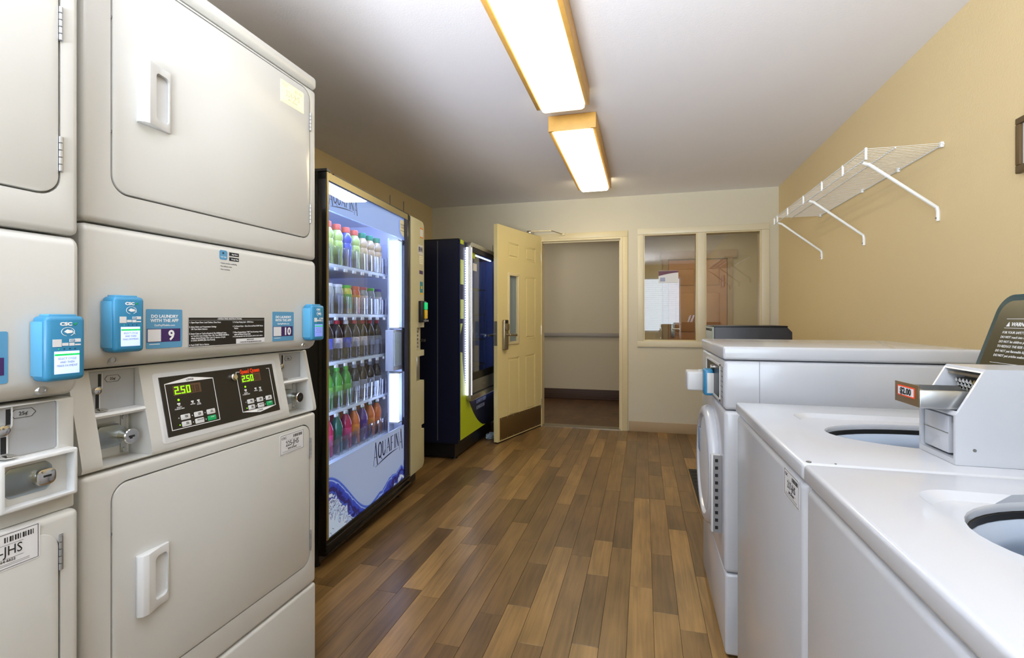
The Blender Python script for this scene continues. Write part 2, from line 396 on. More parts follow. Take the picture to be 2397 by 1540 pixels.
# baseboards
struct(box('baseboard_back', M['base'], None, -0.15, XR, YB-.008, YB, 0.0, 0.104, bev=0.002), 'tan vinyl baseboard under the interior windows', 'baseboard')
struct(box('baseboard_left', M['base'], None, XL, XL+.008, 1.5, YB, 0.0, 0.104, bev=0.002), 'tan vinyl baseboard behind the vending machines', 'baseboard')
struct(box('baseboard_right', M['base'], None, XR-.008, XR, YF, YB, 0.0, 0.104, bev=0.002), 'tan vinyl baseboard behind the washers', 'baseboard')
# door frame
b = B()
b.box(DX1, DX1+.055, YB-.02, YB, 0, DZ-.0003, bev=.003); b.box(DX0-.055, DX0, YB-.02, YB, 0, DZ-.0003, bev=.003); b.box(DX0-.055, DX1+.055, YB-.021, YB, DZ, DZ+.06, bev=.003)
b.box(DX1-.02, DX1-.0002, YB-.0195, YB+T, 0, DZ-.0202); b.box(DX0+.0002, DX0+.02, YB-.0195, YB+T, 0, DZ-.0202); b.box(DX0+.0002, DX1-.0002, YB-.0195, YB+T, DZ-.02, DZ-.0002)
b.box(DX1-.035, DX1-.0202, YB+.03, YB+.07, 0, DZ-.0352); b.box(DX0+.02, DX1-.0202, YB+.03, YB+.07, DZ-.035, DZ-.0202)
tr = struct(b.done('trim_1', M['jamb'], None), 'cream steel frame around the open doorway', 'trim')
box('strike_plate', M['nickel'], tr, DX1-.022, DX1-.0195, YB+.0, YB+.028, 1.0, 1.09)
struct(box('trim_2', M['nickel'], None, DX0, DX1, YB-.005, YB+T, -.002, 0.006), 'metal threshold strip in the doorway', 'trim')
# interior windows
def window(name, W, label):
    b = B(); x0, x1, z0, z1 = W
    for a in ((x0, x0+.012, z0, z1), (x1-.012, x1, z0, z1)): b.box(a[0], a[1], YB-.004, YB+T, a[2], a[3])
    b.box(x0+.012, x1-.012, YB-.0036, YB+T, z0, z0+.012); b.box(x0+.012, x1-.012, YB-.0036, YB+T, z1-.012, z1)
    o = b.done(name, M['jamb'], None); struct(o, label, 'window')
    g = box('pane', M['window'], o, x0+.012, x1-.012, YB+.045, YB+.051, z0+.012, z1-.012)
    return o
w1 = window('window_1', W1, 'left interior window holding a small maroon and white notice')
w2 = window('window_2', W2, 'right interior window behind the washing machines')
b = B()
b.box(-.062, -.002, YB-.018, YB, .9443, 2.0457, bev=.003); b.box(1.115, 1.185, YB-.018, YB, .9443, 2.0457, bev=.003)
b.box(.525, .598, YB-.018, YB, .9443, 2.0457, bev=.003); b.box(-.062, 1.185, YB-.0185, YB, 2.046, 2.108, bev=.003); b.box(-.062, 1.185, YB-.0185, YB, .882, .944, bev=.003)
struct(b.done('trim_3', M['trim'], None), 'cream painted casing around the two interior windows', 'trim')
# notice stuck to the left pane
n = box('notice', M['paper'], None, .150, .345, YB+.036, YB+.040, 1.545, 1.670)
tag(n, 'small maroon and white notice stuck inside the left window', 'notice')
band = [(.150, 1.668), (.345, 1.668)] + [(.345-.195*t, 1.650-.030*(t**1.6)-.004*t) for t in [i/8 for i in range(9)]]
B().prism(band, 'y', YB+.0345, YB+.0362).done('header_band', mat('maroon_print', (92, 40, 60), .5), n)
box('pictogram', M['inkgrey'], n, .165, .215, YB+.035, YB+.0362, 1.560, 1.600, bev=.0004)

# ------------------------------------------------------------------ corridor and office beyond
CY = 7.15
struct(box('floor_corridor', M['corrfloor'], None, -3.6, -0.13, YB+.02, CY+.1, -.05, -0.001), 'dark brown corridor floor beyond the doorway', 'floor')
struct(box('wall_corridor', M['corrwall'], None, -3.6, -0.13, CY, CY+.1, 0, 2.46), 'grey beige corridor wall beyond the doorway', 'wall')
struct(box('wall_corridor_left', M['corrwall'], None, -3.7, -3.6, YB+T, CY+.1, 0, 2.46), 'corridor end wall out of view', 'wall')
struct(box('wall_partition', M['corrwall'], None, -0.20, -0.13, YB+T, 7.7, 0, 2.46), 'partition between corridor and office', 'wall')
struct(box('ceiling_corridor', M['ceil'], None, -3.7, 2.0, YB+T, 7.8, 2.46, 2.5), 'ceiling of the corridor and office', 'ceiling')
bb = struct(box('baseboard_corridor', M['basedark'], None, -3.6, -0.2, CY-.015, CY, 0, .15, bev=.003), 'tall dark ribbed baseboard in the corridor', 'baseboard')
for i in range(5): box('rib', M['basedark'], bb, -3.6, -0.2, CY-.019, CY-.014, .018+i*.028, .03+i*.028)
hr = thing('wall_rail', 'grey horizontal bumper rail on the corridor wall', 'rail', (0, CY, 0))
box('rail', mat('grey_rail', (150, 142, 132), .45), hr, -3.55, -0.25, -.04, -.012, .91, .965, bev=.008)
for xx in (-3.2, -2.2, -1.2, -0.4): box('bracket', M['inkmid'], hr, xx, xx+.04, -.013, 0, .92, .955)
struct(box('wall_office', mat('office_wall', (214, 196, 156), .7), None, -0.13, 2.0, 7.7, 7.8, 0, 2.46), 'warm tan office wall seen through the windows', 'wall')
struct(box('wall_office_right', mat('office_side_wall', (214, 194, 150), .7), None, 2.0, 2.1, YB+T, 7.8, 0, 2.46), 'office side wall', 'wall')
struct(box('floor_office', M['corrfloor'], None, -0.13, 2.0, YB+.12, 7.8, -.05, -.001), 'dark office floor', 'floor')
d2 = box('door_2', M['bwood'], None, .36, 1.16, 7.655, 7.695, .01, 2.03); struct(d2, 'orange-brown wooden panel door seen through the left window', 'door')
for (a, b_) in ((.46, .72), (.80, 1.06)):
    for (c, d) in ((.2, .82), (.98, 1.55), (1.66, 1.90)):
        box('panel', M['bwood'], d2, a, b_, 7.640, 7.657, c, d, bev=.012)
box('lock_case', M['silver'], d2, .385, .445, 7.63, 7.657, .90, 1.12, bev=.008)
B().tube([(.415, 7.63, 1.02), (.415, 7.59, 1.02), (.52, 7.59, 1.02)], .010).done('lever', M['silver'], d2)
b = B(); b.box(.28, .35, 7.66, 7.70, 0, 2.06); b.box(1.17, 1.24, 7.66, 7.70, 0, 2.06); b.box(.25, 1.30, 7.65, 7.70, 2.05, 2.17)
struct(b.done('trim_4', mat('office_trim', (188, 158, 116), .5), None), 'wide brown casing around the wooden office door', 'trim')

# ------------------------------------------------------------------ the open door (local y runs from the free edge to the hinge)
DT = .045
d1 = bpy.data.objects.new('door_1', None); C.objects.link(d1); d1.location = (-1.32, 4.41, 0); d1.rotation_euler = (0, 0, -math.radians(15.6))
struct(d1, 'cream six-panel door standing open into the room, with narrow lite and kick plate', 'door')
lf = B().box(-DT, 0, 0.0, 0.895, .012, 2.065, bev=.002, seg=1).done('leaf', M['door'], d1)
LITE = (.205, .375, .945, 1.60)
panels = [(.195, .395, 1.765, 1.918), (.535, .755, 1.765, 1.918), (.535, .755, .963, 1.61), (.185, .405, .215, .795), (.525, .745, .225, .805)]
cs = []
for (a, b_, c, d) in panels:
    cs.append(B().box(-.006, .02, a, b_, c, d).done('c', M['door']))
cs.append(B().box(-DT-.02, .02, *LITE).done('c', M['door']))
for c in cs: c.parent = None
d1m = d1.matrix_basis.copy()
lf.parent = None; cut(lf, cs); lf.parent = d1
for (a, b_, c, d) in panels:
    # raised field with sloping sides
    t = B().prism([(a+.028, c+.028), (b_-.028, c+.028), (b_-.028, d-.028), (a+.028, d-.028)], 'x', -.006, -.001, bev=.0)
    t.done('panel', M['door'], d1, smooth=False)
    f = B()
    for (q0, q1, q2, q3) in ((a, b_, c, c+.012), (a, b_, d-.012, d), (a, a+.012, c, d), (b_-.012, b_, c, d)):
        f.box(-.006, -.002, q0, q1, q2, q3, bev=.0018)
    f.done('moulding', M['door'], d1)
f = B()
for (q0, q1, q2, q3) in ((LITE[0]-.022, LITE[1]+.022, LITE[2]-.022, LITE[2]+.006), (LITE[0]-.022, LITE[1]+.022, LITE[3]-.006, LITE[3]+.022), (LITE[0]-.022, LITE[0]+.006, LITE[2], LITE[3]), (LITE[1]-.006, LITE[1]+.022, LITE[2], LITE[3])):
    f.box(-.01, .010, q0, q1, q2, q3, bev=.004)
f.done('lite_frame', M['jamb'], d1)
box('pane', M['doorglass'], d1, -.026, -.02, *LITE)
kp = box('kick_plate', M['kick'], d1, 0, .0025, .035, .880, .025, .235, bev=.001)
for i in range(8):
    for zz in (.035, .225): B().cyl((.002, .06+i*.114, zz), (.004, .06+i*.114, zz), .004, 8).done('screw', M['silver'], kp)
lk = box('lock_case', M['nickel'], d1, 0, .032, .075, .150, .875, 1.165, bev=.012, seg=3)
box('cap', M['black'], lk, .02, .034, .088, .140, 1.13, 1.162, bev=.004)
B().prism(rrect(.080, .148, 1.06, 1.13, .02), 'x', .03, .042, bev=.004).done('reader_hood', M['nickel'], lk)
B().tube([(.03, .12, 1.02), (.065, .12, 1.02), (.068, .235, 1.016)], .011, 10).done('lever', M['nickel'], lk)
box('lock_edge_plate', M['greyfr'], d1, -.040, -.006, -.0015, .001, .92, 1.15)
B().tube([(-.0225, -.002, 1.03), (-.0225, -.016, 1.03)], .008).done('latch', M['silver'], d1)
B().tube([(-DT-.01, .12, 1.02), (-DT-.06, .12, 1.02), (-DT-.06, .0, 1.015)], .011, 10).done('lever', M['silver'], d1)
for zz in (.25, 1.05, 1.85): B().cyl((-.0, .895, zz-.05), (-.0, .895, zz+.05), .007, 8).done('hinge', M['nickel'], d1)
box('sweep', M['black'], d1, -.04, -.004, 0.01, .89, .001, .0125)
cl = thing('door_closer', 'thin brass door closer arm above the open door', 'closer')
B().tube([(-1.155, 5.00, 2.085), (-.94, 5.10, 2.10), (-.845, 5.265, 2.085)], .004).done('arm', M['nickel'], cl)
box('foot', M['jamb'], cl, -.87, -.82, 5.255, 5.268, 2.07, 2.10, bev=.002)
box('arm_bracket', M['nickel'], cl, -1.175, -1.135, 4.985, 5.015, 2.064, 2.09, bev=.002)

# ------------------------------------------------------------------ ceiling light fixtures
def fixture(y0, y1, x0, x1, dm, label, endcap):
    t = thing('ceiling_light', label, 'ceiling light', ((x0+x1)/2, y0, H), 0, 'wood-sided fluorescent fixtures')
    hw = (x1-x0)/2; L = y1-y0; zt = -.001
    for s in (-1, 1):
        a, b_ = (hw-.022, hw) if s > 0 else (-hw, -hw+.022)
        box('side_rail', M['wood'], t, a, b_, 0, L, -.098, zt, bev=.003)
    if endcap: box('end_board', M['wood'], t, -hw, hw, -.02, 0, -.098, zt, bev=.003)
    box('housing', M['plastic'], t, -hw+.022, hw-.022, .0, L-.0, -.03, zt)
    prof = [(-hw+.024, -.062), (-hw+.030, -.104), (-hw+.045, -.112), (hw-.045, -.112), (hw-.030, -.104), (hw-.024, -.062), (hw-.024, -.03), (-hw+.024, -.03)]
    B().prism(prof, 'y', .002, L+.012, bev=.0).done('diffuser', dm, t)
    return t
fixture(1.50, 2.745, -.588, -.290, M['diff1'], 'near ceiling fluorescent light with oak side rails, largest in view', False)
fixture(3.09, 4.56, -.585, -.285, M['diff2'], 'far ceiling fluorescent light with oak end board, nearer the doorway', True)

# ------------------------------------------------------------------ card reader on a machine front (local frame, facing +x or -x by s)
def csc_logo(parent, x, y, z, h, facing, col, s=1):
    text('CSC', h, (x, y, z), facing, col, parent, sx=1.25, bold=.0004)
    # small green swoosh mark
    dy = s*h*2.55
    B().prism([(y+dy, z+h*.35), (y+dy+s*h*.35, z+h*.05), (y+dy+s*h*.7, z+h*.35), (y+dy+s*h*.7, z+h*.75), (y+dy+s*h*.4, z+h*.5)], 'x', x-.0002, x+.0004).done('emblem', M['btngrn'], parent)
def reader(root, x, y0, z0, screen, wd=.063, ht=.114):
    y1, z1 = y0+wd, z0+ht
    r = B().box(x, x+.037, y0, y1, z0, z1, bev=.0085, seg=3).done('card_reader', M['blue'], root); lab(r, 'blue contactless card reader')
    fx = x+.037
    box('top_ridge', M['bluelt'], r, x+.004, x+.028, y0+.010, y1-.010, z1-.001, z1+.003, bev=.001)
    box('frame_side', M['bluelt'], r, x+.002, x+.030, y0-.0012, y0+.001, z0+.010, z1-.010, bev=.0004)
    csc_logo(r, fx+.0004, y0+.021, z1-.017, .008, '+x', M['inkwhite'])
    # contactless hand symbol
    hb = B(); cy_, cz = (y0+y1)/2+.002, z1-.028
    for k in range(28):
        a0, a1 = 2*PI*k/28, 2*PI*(k+1)/28
        if 20 <= k <= 22: continue
        p = lambda a, rr: (cy_+rr*1.35*math.cos(a), cz+rr*math.sin(a))
        hb.prism([p(a0, .0072), p(a0, .0078), p(a1, .0078), p(a1, .0072)], 'x', fx, fx+.0005)
    hb.prism([(cy_-.006, cz), (cy_-.001, cz+.004), (cy_+.006, cz+.002), (cy_+.007, cz-.002), (cy_-.001, cz-.003)], 'x', fx, fx+.0006)
    hb.prism([(cy_+.005, cz+.004), (cy_+.010, cz-.002), (cy_+.0115, cz-.005), (cy_+.008, cz-.001)], 'x', fx, fx+.0006)
    hb.done('contactless_symbol', M['inkwhite'], r)
    # white code square is left plain; pay icons
    box('white_patch', M['paper'], r, fx, fx+.0005, y0+.010, y0+.0235, z0+.060, z0+.073)
    pi_ = B(); pi_.box(fx, fx+.0005, y0+.0245, y0+.034, z0+.0615, z0+.0665); pi_.box(fx, fx+.0005, y0+.0355, y0+.0425, z0+.068, z0+.073)
    pi_.box(fx, fx+.0005, y0+.0435, y0+.0535, z0+.0675, z0+.0735); pi_.box(fx, fx+.0005, y0+.0355, y0+.0435, z0+.0612, z0+.0665); pi_.box(fx, fx+.0005, y0+.0445, y0+.0535, z0+.0615, z0+.064)
    pi_.done('payment_icons', M['paper'], r)
    text('VISA', .0046, (fx+.0007, y0+.0357, z0+.0690), '+x', M['signblue'], r, 'lettering')
    for k in range(4):
        B().cyl((fx, y0+.019+k*.0085, z0+.056), (fx+.0006, y0+.019+k*.0085, z0+.056), .0009, 8).done('indicator', M['green'] if k == 0 else M['ink'], r)
    s_ = box('screen', M[screen], r, fx-.0005, fx+.0006, y0+.0125, y1-.0115, z0+.0125, z0+.052, bev=.0003)
    box('status_bar', M['green'], r, fx+.0005, fx+.0011, y0+.0127, y1-.0117, z0+.0445, z0+.0475)
    text('SELECT CYCLE\nAND THEN\nMAKE PAYMENT', .0054, (fx+.0009, (y0+y1)/2+.0005, z0+.0375), '+x', M['inkgrey'], r, 'screen_lettering', align='CENTER', line=1.15, sx=.82)
    return r
def app_sign(root, x, y0, y1, z0, z1, number):
    s = B().prism(rrect(y0, y1, z0, z1, .003, 3), 'x', x, x+.0008).done('app_sign', M['signblue'], root); lab(s, 'blue and purple sticker reading ' + number)
    wd, ht = y1-y0, z1-z0; cy_ = (y0+y1)/2
    text('DO LAUNDRY\nWITH THE APP', ht*.115, (x+.001, cy_, z1-ht*.22), '+x', M['inkwhite'], s, align='CENTER', line=.95, bold=.0002)
    text('GetPayMobile.com', ht*.075, (x+.001, cy_, z1-ht*.435), '+x', M['inkwhite'], s, align='CENTER')
    box('purple_band', M['purple'], s, x+.0007, x+.0011, y0+wd*.02, y1-wd*.06, z0+ht*.16, z0+ht*.50)
    box('white_patch', M['paper'], s, x+.0009, x+.0014, y0+wd*.04, y0+wd*.39, z0+ht*.175, z0+ht*.485)
    text(number, ht*.36, (x+.0014, y0+wd*.68, z0+ht*.205), '+x', M['inkwhite'], s, align='CENTER', bold=.0009)
    box('small_print', M['inkwhite'], s, x+.0008, x+.0011, y0+wd*.08, y0+wd*.36, z0+ht*.10, z0+ht*.115)
def id_sticker(root, x, y0, y1, z0, z1, num, paper='paper', ink='ink', facing='+x', full=True):
    s = 1 if facing == '+x' else -1
    X = lambda d: x+s*d
    o = B().prism(rrect(y0, y1, z0, z1, .004, 3), 'x', *sorted((X(0), X(.0006)))).done('id_sticker', M[paper], root); lab(o, 'asset sticker reading ' + num)
    wd, ht = y1-y0, z1-z0
    f = B(); g = .0025; th = .0007
    for a in ((y0+g, y1-g, z0+g, z0+g+th), (y0+g, y1-g, z1-g-th, z1-g), (y0+g, y0+g+th, z0+g, z1-g), (y1-g-th, y1-g, z0+g, z1-g)):
        f.box(*sorted((X(.0005), X(.0009))), *a)
    yl = (lambda u: y0+u*wd) if s > 0 else (lambda u: y1-u*wd)
    for k, (u, wl) in enumerate([(.54+i*.033, (.018, .01, .024, .014, .02)[i % 5]) for i in range(12)]):
        a, b_ = sorted((yl(u), yl(u+wl))); f.box(*sorted((X(.0005), X(.0009))), a, b_, z1-ht*.27, z1-ht*.13)
    for (u0, u1, q) in ((.25, .78, .66), (.25, .78, .29), (.10, .86, .15), (.10, .86, .11)):
        a, b_ = sorted((yl(u0), yl(u1))); f.box(*sorted((X(.0005), X(.0008))), a, b_, z0+ht*q, z0+ht*q+.0004)
    f.done('printed_lines', M[ink], o)
    text(num, ht*.36, (X(.0009), yl(.5), z0+ht*.38), facing, M[ink], o, align='CENTER', sx=.8)
    text('(877) 264-6622', ht*.10, (X(.0009), yl(.5), z0+ht*.21), facing, M[ink], o, align='CENTER')
    t = text('CSC', ht*.15, (X(.0009), yl(.06), z1-ht*.24), facing, M[ink], o, sx=1.25)
    return o
def seg_digits(root, x, y0, z0, h, chars, m, name='digits', step=None, tilt=0.0):
    """seven-segment characters"""
    S = {'2': 'abged', '5': 'afgcd', '0': 'abcdef', '8': 'abcdefg', '3': 'abgcd'}
    b = B(); wd = h*.55; th = h*.115; yy = y0
    for ch in chars:
        if ch == '.':
            b.box(x, x+.0006, yy-h*.18, yy-h*.04, z0, z0+th); yy += h*.10; continue
        for s in S[ch]:
            q = {'a': (0, wd, h-th, h), 'g': (0, wd, h/2-th/2, h/2+th/2), 'd': (0, wd, 0, th), 'f': (0, th, h/2, h), 'e': (0, th, 0, h/2), 'b': (wd-th, wd, h/2, h), 'c': (wd-th, wd, 0, h/2)}[s]
            b.box(x, x+.0006, yy+q[0], yy+q[1], z0+q[2], z0+q[3])
        yy += h*.82
    return b.done(name, m, root)

# ------------------------------------------------------------------ stacked dryers (local: front plane x=0 facing +x, y across, z up)
DW = .712
TILT = math.atan2(.040, .200)
def dryer_front(root, name, z0, z1, door, m, bev=.012):
    """front section with a door recess; door = (y0,y1,z0,z1)"""
    b = B(); b.box(-.70, 0, .0015, DW-.0015, z0, z1, bev=bev, seg=4)
    o = b.done(name, m, None)
    if door:
        c = B().prism(rrect(door[0]-.0035, door[1]+.0035, door[2]-.0035, door[3]+.0035, .036, 8), 'x', -.016, .03).done('c', m)
        cut(o, [c])
    o.parent = root
    return o
def dryer_door(root, door, handle, sticker, hinges):
    y0, y1, z0, z1 = door
    d = B().prism(rrect(y0, y1, z0, z1, .033, 8), 'x', -.0155, .0015, bev=.0022).done('door', M['enamel'], root)
    hy0, hy1, hz0, hz1 = handle
    h = B().prism([(.0, hy0+.004), (.010, hy0), (.020, hy0+.006), (.022, hy0+.018), (.012, hy0+.050), (.008, hy1-.004), (.006, hy1), (0, hy1)], 'z', hz0, hz1, bev=.0018).done('handle', M['plastic'], None)
    c = B().prism(rrect(hy0+.037, hy1-.006, hz0+.017, hz1-.017, .010, 5), 'x', .0015, .05).done('c', M['plastic'])
    cut(h, [c]); h.parent = d
    bx = B().box(.0005, .0018, hy0+.034, hy1-.004, hz0+.012, hz1-.012).done('handle_well', M['plastic'], d)
    for (a, b_) in hinges:
        hg = B(); n = 5; L = (b_-a)/n
        hg.box(-.010, .0018, y1+.001, y1+.007, a, b_)
        for k in range(n): hg.cyl((.003, y1+.002, a+k*L+.001), (.003, y1+.002, a+(k+1)*L-.001), .0028, 8)
        hg.done('hinge', M['hinge'], d)
    return d
def coin_recess(root, y0, y1):
    """grey coin plate, slot, knob and money box lock inside the recess between y0 and y1"""
    xb, xl = -.054, -.068
    p = box('coin_plate', M['coinplate'], root, xb, xb+.003, y0+.002, y1-.002, .984, 1.068)
    sy = y0+.029
    sl = B().box(xb+.002, xb+.0042, sy-.003, sy+.002, 1.036, 1.062).done('coin_slot', M['dark'], p)
    B().box(xb+.002, xb+.0042, sy-.008, sy-.002, .990, 1.020).done('return_slot', M['dark'], p)
    ed = B()
    ed.prism([(sy+.003, 1.064), (sy+.0048, 1.064), (sy+.0048, 1.034), (sy-.0005, 1.022), (sy-.0005, .990), (sy-.0022, .990), (sy-.0022, 1.023), (sy+.003, 1.035)], 'x', xb+.003, xb+.0048)
    ed.done('slot_edge', M['plastic'], p)
    B().lathe([(.0078, 0), (.0085, .004), (.0075, .008), (.005, .009)], (xb+.003, sy-.008, 1.028), 16, axis='x').done('return_knob', M['chrome'], p)
    B().lathe([(.011, 0), (.012, .0015), (.008, .004)], (xb+.012, sy-.003, .985), 14).done('coin_cup', M['chrome'], p)
    hx = B(); cy_, cz = sy+.026, 1.050
    pts = [(-.016, 0), (-.011, .0065), (.011, .0065), (.016, 0), (.011, -.0065), (-.011, -.0065)]
    for k in range(6):
        a, b_ = Vector(pts[k]), Vector(pts[(k+1) % 6]); nrm = Vector((-(b_-a).y, (b_-a).x)).normalized()*.0006
        hx.prism([(cy_+a.x, cz+a.y), (cy_+b_.x, cz+b_.y), (cy_+b_.x+nrm.x, cz+b_.y+nrm.y), (cy_+a.x+nrm.x, cz+a.y+nrm.y)], 'x', xb+.003, xb+.0036)
    hx.done('tag_outline', M['ink'], p)
    text('25\u00a2', .008, (xb+.0036, cy_, cz-.0028), '+x', M['ink'], p, align='CENTER')
    B().prism([(xl, .976), (-.022, .973), (-.019, .978), (-.022, .983), (xl, .985)], 'y', y0-.001, y1+.001, bev=.0).done('coin_ledge', M['plastic'], root)
    mb = box('money_box_plate', M['plastic'], root, xl, xl+.003, y0+.002, y1-.004, .880, .970)
    box('side_flange', M['silver'], mb, xl+.003, xl+.006, y1-.022, y1-.010, .882, .968)
    cy2, cz2 = y0+.046, .927
    oct_ = lambda s: [(cy2+dy*s, cz2+dz*s) for dy, dz in ((-.036, .014), (-.024, .027), (.022, .027), (.034, .014), (.034, -.014), (.022, -.027), (-.024, -.027), (-.036, -.014))]
    B().prism(oct_(1.0), 'x', xl+.002, xl+.006, bev=.0).done('box_collar', M['silver'], mb)
    B().prism(oct_(.88), 'x', xl+.005, xl+.024, bev=.003).done('box_dome', M['boxmetal'], mb)
    B().lathe([(.0150, 0), (.0150, .016), (.0165, .018), (.0165, .024), (.0150, .026)], (xl+.022, cy2+.028, cz2-.004), 24, axis='x').done('lock', M['chrome'], mb)
    B().box(xl+.0478, xl+.0488, cy2+.021, cy2+.033, cz2-.006, cz2-.002).box(xl+.0478, xl+.0488, cy2+.023, cy2+.028, cz2-.009, cz2-.006).done('keyhole', M['dark'], mb)
    for zz in (.960, .888): B().cyl((xl+.006, y1-.016, zz), (xl+.009, y1-.016, zz), .005, 10).done('bolt', M['silver'], mb)

def make_dryer(loc, dz, label, left):
    root = thing('stack_dryer', label, 'dryer', loc, 0)
    root['group'] = 'white stacked coin dryers'
    e = M['enamel']
    dryer_front(root, 'base_panel', .012 , .300+dz, None, e, .010)
    dl = (.058, .675, .380+dz, .834+dz); du = (.058, .675, 1.441+dz, 1.922+dz)
    dryer_front(root, 'lower_cabinet', .304+dz, .8675+dz, dl, e)
    dryer_front(root, 'upper_cabinet', 1.3725+dz, 1.9355+dz, du, e)
    # instruction panel section: front face turns in at the bottom (the lip)
    prof = [(-.70, 1.076), (-.042, 1.076), (-.022, 1.079), (-.008, 1.089), (-.002, 1.100), (0, 1.112), (0, 1.352), (-.003, 1.362), (-.010, 1.3685), (-.70, 1.3685)]
    o = B().prism([(a, b_+dz) for a, b_ in prof], 'y', .0015, DW-.0015, bev=0).done('upper_panel', e, root)
    bev = o.modifiers.new('round', 'BEVEL'); bev.width = .010; bev.segments = 3; bev.limit_method = 'ANGLE'; bev.angle_limit = math.radians(60)
    for yy in (.062, .652): 
        B().lathe([(.0105, -.006), (.0085, .0008), (.0065, .0030), (.005, .0030), (.0045, .0012), (.002, .0012)], (-.0045, yy, 1.0935+dz), 14, axis='x').done('bolt', M['silver'], root)
    # top lid
    B().box(-.71, .003, -.001, DW+.001, 1.9375+dz, 1.981+dz, bev=.014, seg=4).done('top_cover', e, root)
    if not left:
        hinges_u = [(1.793, 1.852), (1.490, 1.553)]; hinges_l = [(.723, .788), (.419, .486)]
        dd = dryer_door(root, du, (.103, .183, 1.603, 1.742), None, hinges_u)
        for zz in (1.80, 1.565): B().cyl((-.004, .0565, zz), (-.0005, .0565, zz), .003, 8).done('door_bumper', M['inkmid'], dd)
        id_sticker(dd, .0015, .541, .646, 1.835, 1.902, '224-JHS', 'paperyel', 'paperyel2')
        dd = dryer_door(root, dl, (.101, .179, .537, .668), None, hinges_l)
        for zz in (.735, .47): B().cyl((-.004, .0565, zz), (-.0005, .0565, zz), .003, 8).done('door_bumper', M['inkmid'], dd)
        id_sticker(dd, .0015, .538, .646, .764, .826, '225-JHS')
        # tilted control section
        prof = [(-.70, .871), (-.008, .871), (-.002, .874), (0, .882), (-.004, .905), (-.0405, 1.070), (-.043, 1.073), (-.70, 1.073)]
        c = B().prism(prof, 'y', .0015, DW-.0015).done('control_section', e, None)
        rs = []
        for (q0, q1) in ((.040, .143), (.582, .695)): rs += [B().box(-.054, .05, q0, q1, .984, 1.0695).done('c', e), B().box(-.068, .05, q0, q1, .8760, .9845).done('c', e)]
        cut(c, rs); c.parent = root
        coin_recess(root, .040, .143); coin_recess(root, .582, .695)
        # black control overlay in the tilted plane: built flat, then turned
        cp = bpy.data.objects.new('control_panel', None)
        pl = B().box(-.001, .0012, 0, .361, 0, .141, bev=.0008, seg=1).done('control_panel', M['panelblk'], root)
        pl.location = (-.0035, .184, .9035); pl.rotation_euler = (0, -math.atan2(.0365, .165), 0)
        B().prism(rrect(-.014, .375, -.013, .152, .008, 4), 'x', -.0035, -.0001, bev=.0006).done('bezel', M['plastic'], pl)
        # white outlines
        def outline(y0, y1, z0, z1, skip=None):
            f = B(); t = .0014
            f.box(.0012, .0017, y0, y0+t, z0, z1); f.box(.0012, .0017, y1-t, y1, z0, z1)
            if skip != 'bottom': f.box(.0012, .0017, y0, y1, z0, z0+t)
            if skip == 'gap':
                f.box(.0012, .0017, y0, y0+.014, z1-t, z1); f.box(.0012, .0017, y1-.012, y1, z1-t, z1)
            elif skip != 'top': f.box(.0012, .0017, y0, y1, z1-t, z1)
            return f
        f = outline(.011, .146, .013, .124, 'top'); f.prism([(.011, .124), (.079, .134), (.146, .124), (.146, .1225), (.011, .1225)], 'x', .0012, .0017)
        f.done('upper_outline', M['inkwhite'], pl)
        f = outline(.221, .346, .017, .130, 'gap'); f.prism([(.221, .0175), (.283, .008), (.346, .0175), (.346, .019), (.221, .019)], 'x', .0012, .0017)
        f.done('lower_outline', M['inkwhite'], pl)
        text('UPPER', .0075, (.0019, .079, .1247), '+x', M['ink'], pl, align='CENTER'); text('LOWER', .0065, (.0019, .283, .0112), '+x', M['ink'], pl, align='CENTER')
        text('Speed Queen', .0165, (.0019, .236, .1235), '+x', M['redtxt'], pl, sx=.78, bold=.0006)
        for (yy, zz, k) in ((.034, .096, 1.0), (.239, .100, .95)):
            box('display_window', M['ledoff'], pl, .0011, .0016, yy-.004, yy+.072*k, zz-.003, zz+.021)
            seg_digits(pl, .0017, yy, zz, .018*k, '2.50', M['led'])
            seg_digits(pl, .0017, yy+.044*k, zz, .016*k, '88', M['ledoffd'], 'unlit_digits')
            B().cyl((.001, yy+.006, zz-.014), (.002, yy+.006, zz-.014), .0024, 12).done('indicator', M['led'], pl)
            for (dy, wd) in ((.001, .008), (.038, .007), (.055, .007)):
                ic = B(); ic.box(.0012, .0017, yy+dy, yy+dy+wd, zz-.0245, zz-.0215); ic.box(.0012, .0017, yy+dy+.002, yy+dy+wd-.001, zz-.0275, zz-.0255)
                ic.done('symbol', M['inkwhite'], pl)
            text('INSERT\nCOINS/CARD', .0043, (.0018, yy+.005, zz-.033), '+x', M['inkwhite'], pl, align='CENTER', line=.9)
            text('DRYING', .0035, (.0018, yy+.0415, zz-.031), '+x', M['inkwhite'], pl, align='CENTER')
            text('COOL\nDOWN', .0035, (.0018, yy+.0585, zz-.031), '+x', M['inkwhite'], pl, align='CENTER', line=.9)
            for r_i in range(2):
                for c_i in range(3):
                    by, bz = yy+.004+c_i*.036*k, zz-.063-r_i*.0165
                    green = (r_i == 1 and c_i == 2)
                    bt = B().prism(rrect(by, by+.025*k, bz, bz+.0125, .0022, 3), 'x', .001, .0022, bev=.0003).done('button', M['btngrn'] if green else M['btn'], pl)
                    tx = (('HIGH\nTEMP', 'LOW\nTEMP', 'NO\nHEAT'), ('MED\nTEMP', 'DELICATES', 'START'))[r_i][c_i]
                    text(tx, .0036, (.0025, by+.0145*k, bz+.0075), '+x', M['inkwhite'] if green else M['ink'], bt, align='CENTER', line=.9)
                    B().cyl((.001, by-.005, bz+.006), (.0018, by-.005, bz+.006), .0013, 8).done('indicator', M['led'] if (r_i == 1 and c_i == 0) else M['btn'], pl)
